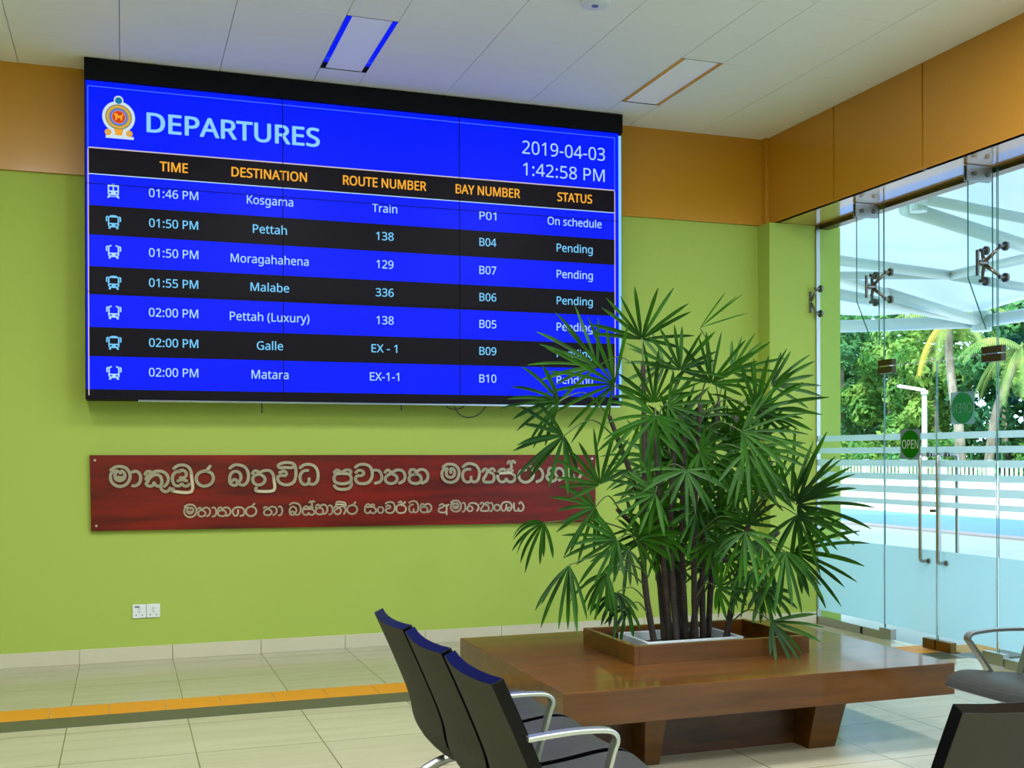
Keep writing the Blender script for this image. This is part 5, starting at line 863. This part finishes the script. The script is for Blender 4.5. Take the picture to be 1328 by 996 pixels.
# tall green mesh fence posts in front of the trees
for k in range(12):
    o = box('mesh_fence_post', M['fol2'], 37.0, 37.07, 34 + 1.9 * k, 34.07 + 1.9 * k, gz, 1.75)
    tag(o, 'thin dark green post standing behind the white fence', 'post', 'green posts behind the white fence')

# canopy: translucent membrane on white steel tubes
can = thing('canopy', 'white tensile canopy on steel tubes over the forecourt outside the glass', 'canopy', None, (0, 0, 0))
mb = MB(); nx, ny = 26, 48; gv = {}
for i in range(nx + 1):
    for j in range(ny + 1):
        x = 5.6 + 11.3 * i / nx
        lim = 20.6 - max(0, (x - 14.2)) / 2.7 * 2.05; y = -6 + (lim + 6) * j / ny
        z = 4.34 + .22 * abs(math.sin(x * .62)) * abs(math.sin(y * .5))
        gv[i, j] = (mb.bm.verts.new((x, y, z)), mb.bm.verts.new((x, y, z + .012)))
for i in range(nx):
    for j in range(ny):
        a, b, c, d = gv[i, j], gv[i + 1, j], gv[i + 1, j + 1], gv[i, j + 1]
        mb.face((a[0], d[0], c[0], b[0])); mb.face((a[1], b[1], c[1], d[1]))
mb.build('membrane', M['membrane'], can, smooth=True)
def ctube(a, b, r=.085, z=4.12): return MB().tube([(a[0], a[1], z), (b[0], b[1], z)], r, 12).build('steel_tube', M['whitesteel'], can, smooth=True)
ctube((8.1, 9.8), (12.6, 10.9), .06); ctube((8.15, 10.15), (13.5, 12.6), .09, 4.10); ctube((8.1, 9.8), (6.4, 9.6), .06)
ctube((6.6, 12.6), (11.937, 13.863), .075); ctube((11.937, 13.863), (11.85, 8.5), .07); ctube((11.937, 13.863), (16.3, 15.2), .075)
ctube((6.9, 12.2), (12.238, 15.741), .075); ctube((12.238, 15.741), (16.5, 18.4), .10); ctube((8.5, 14.7), (16.5, 18.4), .10); ctube((11.9, 13.9), (6.5, 15.6), .06)
ctube((14.0, 20.5), (16.75, 18.5), .13); ctube((16.75, 18.5), (16.6, -6), .13); ctube((14.0, 20.5), (6.5, 20.5), .13); ctube((6.45, 20.5), (6.45, -6), .10); ctube((6.45, -6), (16.6, -6), .1)
MB().cyl((16.72, 18.5, 3.92), (0, 0, 1), .2, .4, 18).build('node', M['whitesteel'], can); MB().cyl((8.15, 9.95, 4.02), (0, 0, 1), .09, .2, 16).build('node', M['whitesteel'], can)
for x, y in ((6.5, 20.5), (6.5, -5.9), (16.55, -5.9), (16.6, 2.5), (6.5, 2.0), (13.3, 20.55)):
    if (x, y) == (13.3, 20.55): continue
    MB().cyl((x, y, gz - .01), (0, 0, 1), .11, 4.2, 16).build('column', M['whitesteel'], can)

# street lamp
lx, ly = 27.6, 33.4
lamp = thing('street_lamp', 'white street lamp with a flat arm standing before the trees', 'street lamp', None, (lx, ly, gz))
MB().tube([(0, 0, 0), (0, 0, 1.0), (0, 0, 3.62)], [.12, .10, .085], 14).build('pole', M['whitesteel'], lamp, smooth=True)
MB().tube([(0, 0, 3.60), (0, 0, 3.74)], [.13, .13], 14).build('collar', M['whitesteel'], lamp)
rr = Vector((-.944, .33, 0)); side = Vector((.33, .944, 0)); mb = MB()
b = [Vector((0, 0, 3.70)) + side * .14, Vector((0, 0, 3.70)) - side * .14, rr * .95 - side * .14 + Vector((0, 0, 3.86)), rr * .95 + side * .14 + Vector((0, 0, 3.86))]
mb.hexa(b, [p + Vector((0, 0, .09)) for p in b]); mb.build('lamp_head', M['white'], lamp, bevel=.02)

# trees beyond the fence, one object each
def tree(x, y, h, r, label, seed, m, n=2600):
    rg = random.Random(seed)
    t = thing('tree', label, 'tree', 'trees beyond the fence', (x, y, gz))
    MB().tube(smooth_path([(0, 0, 0), (rg.uniform(-.2, .2), .1, h * .3), (rg.uniform(-.4, .4), .2, h * .7)], 4), [.2] * 4 + [.14] * 4 + [.08], 10).build('trunk', M['bark'], t, smooth=True)
    mb = MB(); cl = []
    for k in range(38):
        zz = rg.uniform(.8, h); f = (zz / h); rad = r * math.sqrt(max(.05, 1 - (2 * f - .85) ** 2 * .75))
        a = rg.uniform(0, 2 * math.pi); q = rad * math.sqrt(rg.random())
        cl.append((Vector((q * math.cos(a), q * math.sin(a), zz)), rg.uniform(.55, 1.15)))
    for k in range(n):
        c, cr = rg.choice(cl)
        dv = Vector((rg.gauss(0, 1), rg.gauss(0, 1), rg.gauss(0, 1))).normalized(); p = c + dv * cr * rg.uniform(.7, 1.0) ** .5
        if p.z < .1: continue
        nn = (dv + Vector((rg.gauss(0, .5), rg.gauss(0, .5), rg.gauss(.2, .5)))).normalized(); a1 = nn.orthogonal().normalized()
        a1 = Matrix.Rotation(rg.uniform(0, 6.28), 3, nn) @ a1; a2 = nn.cross(a1); s = rg.uniform(.17, .32)
        v = [mb.bm.verts.new(p + a1 * s * e + a2 * s * .5 * g - nn * s * .12 * (g * g)) for e, g in ((-1, 0), (0, -1), (1, 0), (0, 1))]
        mb.face(v)
    mb.build('crown', m, t)
    return t
TL = [(44.2, 74.5, 9.0, 3.0, 0), (44.8, 80.5, 9.5, 3.0, 1), (52, 73, 13, 3.8, 1), (52, 81, 13, 3.8, 1), (44.6, 68.5, 9.5, 3.2, 0), (44.8, 62.0, 10.5, 3.2, 1), (49.0, 67.5, 12, 3.6, 1), (45.0, 57.4, 9.0, 2.9, 0), (44.4, 52.6, 10.0, 2.8, 0), (45.2, 48.0, 9.5, 2.8, 1), (44.5, 43.4, 8.6, 2.6, 0), (44.6, 38.8, 8.0, 2.6, 1), (45.5, 33.8, 9.0, 3.0, 0), (45.0, 28.0, 9.5, 3.0, 1),
      (52, 66, 13, 3.8, 1), (52.5, 59, 13.5, 3.8, 1), (52, 52.5, 13, 3.6, 1), (52.5, 46, 13, 3.6, 1), (52, 39.5, 13, 3.6, 1), (52, 33, 12.5, 3.6, 1)]
for k, (x, y, h, r, d) in enumerate(TL):
    lab = ('tall dark tree in the back row beyond the fence' if x > 48 else 'bright leafy tree in the front row beyond the fence' if d == 0 else 'darker leafy tree in the front row beyond the fence')
    o = tree(x, y, h, r, lab, 40 + k, M['fol'] if d == 0 else M['fol2'], 6000 if x > 48 else 5800)
    o['group'] = 'back row of trees beyond the fence' if x > 48 else 'bright trees beyond the fence' if d == 0 else 'dark trees beyond the fence'
def hedge(x, y, r, h, seed, m):
    rg = random.Random(seed); t = thing('shrub', 'low rounded shrub at the foot of the trees behind the fence', 'shrub', 'shrubs behind the fence', (x, y, gz))
    mb = MB()
    for k in range(900):
        dv = Vector((rg.gauss(0, 1), rg.gauss(0, 1), abs(rg.gauss(0, 1)))).normalized(); p = Vector((dv.x * r, dv.y * r, dv.z * h)) * rg.uniform(.75, 1)
        a1 = dv.orthogonal().normalized(); a1 = Matrix.Rotation(rg.uniform(0, 6.28), 3, dv) @ a1; a2 = dv.cross(a1); s = rg.uniform(.08, .15)
        mb.face([mb.bm.verts.new(p + a1 * s * e + a2 * s * .6 * g) for e, g in ((-1, 0), (0, -1), (1, 0), (0, 1))])
    mb.build('foliage', m, t); MB().tube([(0, 0, 0), (0, 0, h * .6)], .06, 8).build('stem', M['bark'], t)
for k, yk in enumerate((29.0, 31.8, 34.6, 37.6, 39.9, 46.6, 49.4, 52.2, 55.0, 57.8)): hedge(39.2, yk, 1.2, 1.9 + .4 * (k % 3), 90 + k, M['fol'] if k % 3 else M['fol2'])
def coconut(pts, rad, nf, flen, label, seed):
    rg = random.Random(seed); b = Vector(pts[0]); t = thing('coconut_palm', label, 'palm tree', 'coconut palms beyond the fence', b)
    path = smooth_path([Vector(p) - b for p in pts], 6); n = len(path)
    MB().tube(path, [rad * (1.25 - .45 * i / n) * (1 + .03 * (i % 2)) for i in range(n)], 12).build('trunk', M['bark'], t, smooth=True)
    top = path[-1]
    for k in range(nf):
        a = 2 * math.pi * k / nf + rg.uniform(-.2, .2); el = rg.uniform(-.25, .9); cur = Vector((math.cos(a) * math.cos(el), math.sin(a) * math.cos(el), math.sin(el)))
        p = top.copy(); mb = MB(); N = 16; rib = [p.copy()]
        for i in range(N):
            cur = (cur + Vector((0, 0, -.115 - .03 * (1 if el < .2 else 0)))).normalized(); p = p + cur * flen / N; rib.append(p.copy())
        mb.tube(rib, [.035 * (1 - .8 * i / N) + .006 for i in range(N + 1)], 6)
        for i in range(2, N + 1):
            d = (rib[i] - rib[i - 1]).normalized(); sd = d.cross(Vector((0, 0, 1))).normalized()
            for q in (0, .5):
                for s in (-1, 1):
                    o = rib[i - 1].lerp(rib[i], q); ln = flen * .22 * (1 - .55 * i / N); tip = o + (sd * s * .8 + d * .45 + Vector((0, 0, -.75))).normalized() * ln; wv = d * .045
                    v = [mb.bm.verts.new(x) for x in (o - wv, o + wv, tip)]; mb.face(v)
        mb.build('palm_frond', M['yellowleaf'] if rg.random() < .1 else M['palmgreen'], t)
coconut([(38.0, 43.40, gz), (38.0, 43.52, 2.4), (38.0, 44.0, 4.7), (38.0, 44.22, 6.6), (38.0, 44.1, 7.9)], .20, 16, 3.6, 'coconut palm with a tall pale trunk, framed by the right glass door', 5)
coconut([(38.6, 42.4, gz), (38.6, 42.06, 2.06), (38.6, 41.71, 3.5), (38.6, 40.95, 4.9), (38.6, 40.2, 6.2)], .18, 16, 3.4, 'coconut palm leaning to the right at the right edge of the view', 6)

# give every thing that was drawn in room coordinates an origin at its base
for e in [o for o in S.objects if o.type == 'EMPTY' and o.parent is None and o.location.length < 1e-9 and o.get('category')]:
    bpy.context.view_layer.update()
    pts = [c.matrix_world @ Vector(b) for c in e.children for b in c.bound_box]
    if not pts: continue
    base = Vector(((min(p.x for p in pts) + max(p.x for p in pts)) / 2, (min(p.y for p in pts) + max(p.y for p in pts)) / 2, min(p.z for p in pts)))
    e.location = base
    for c in e.children: c.location = c.location - base
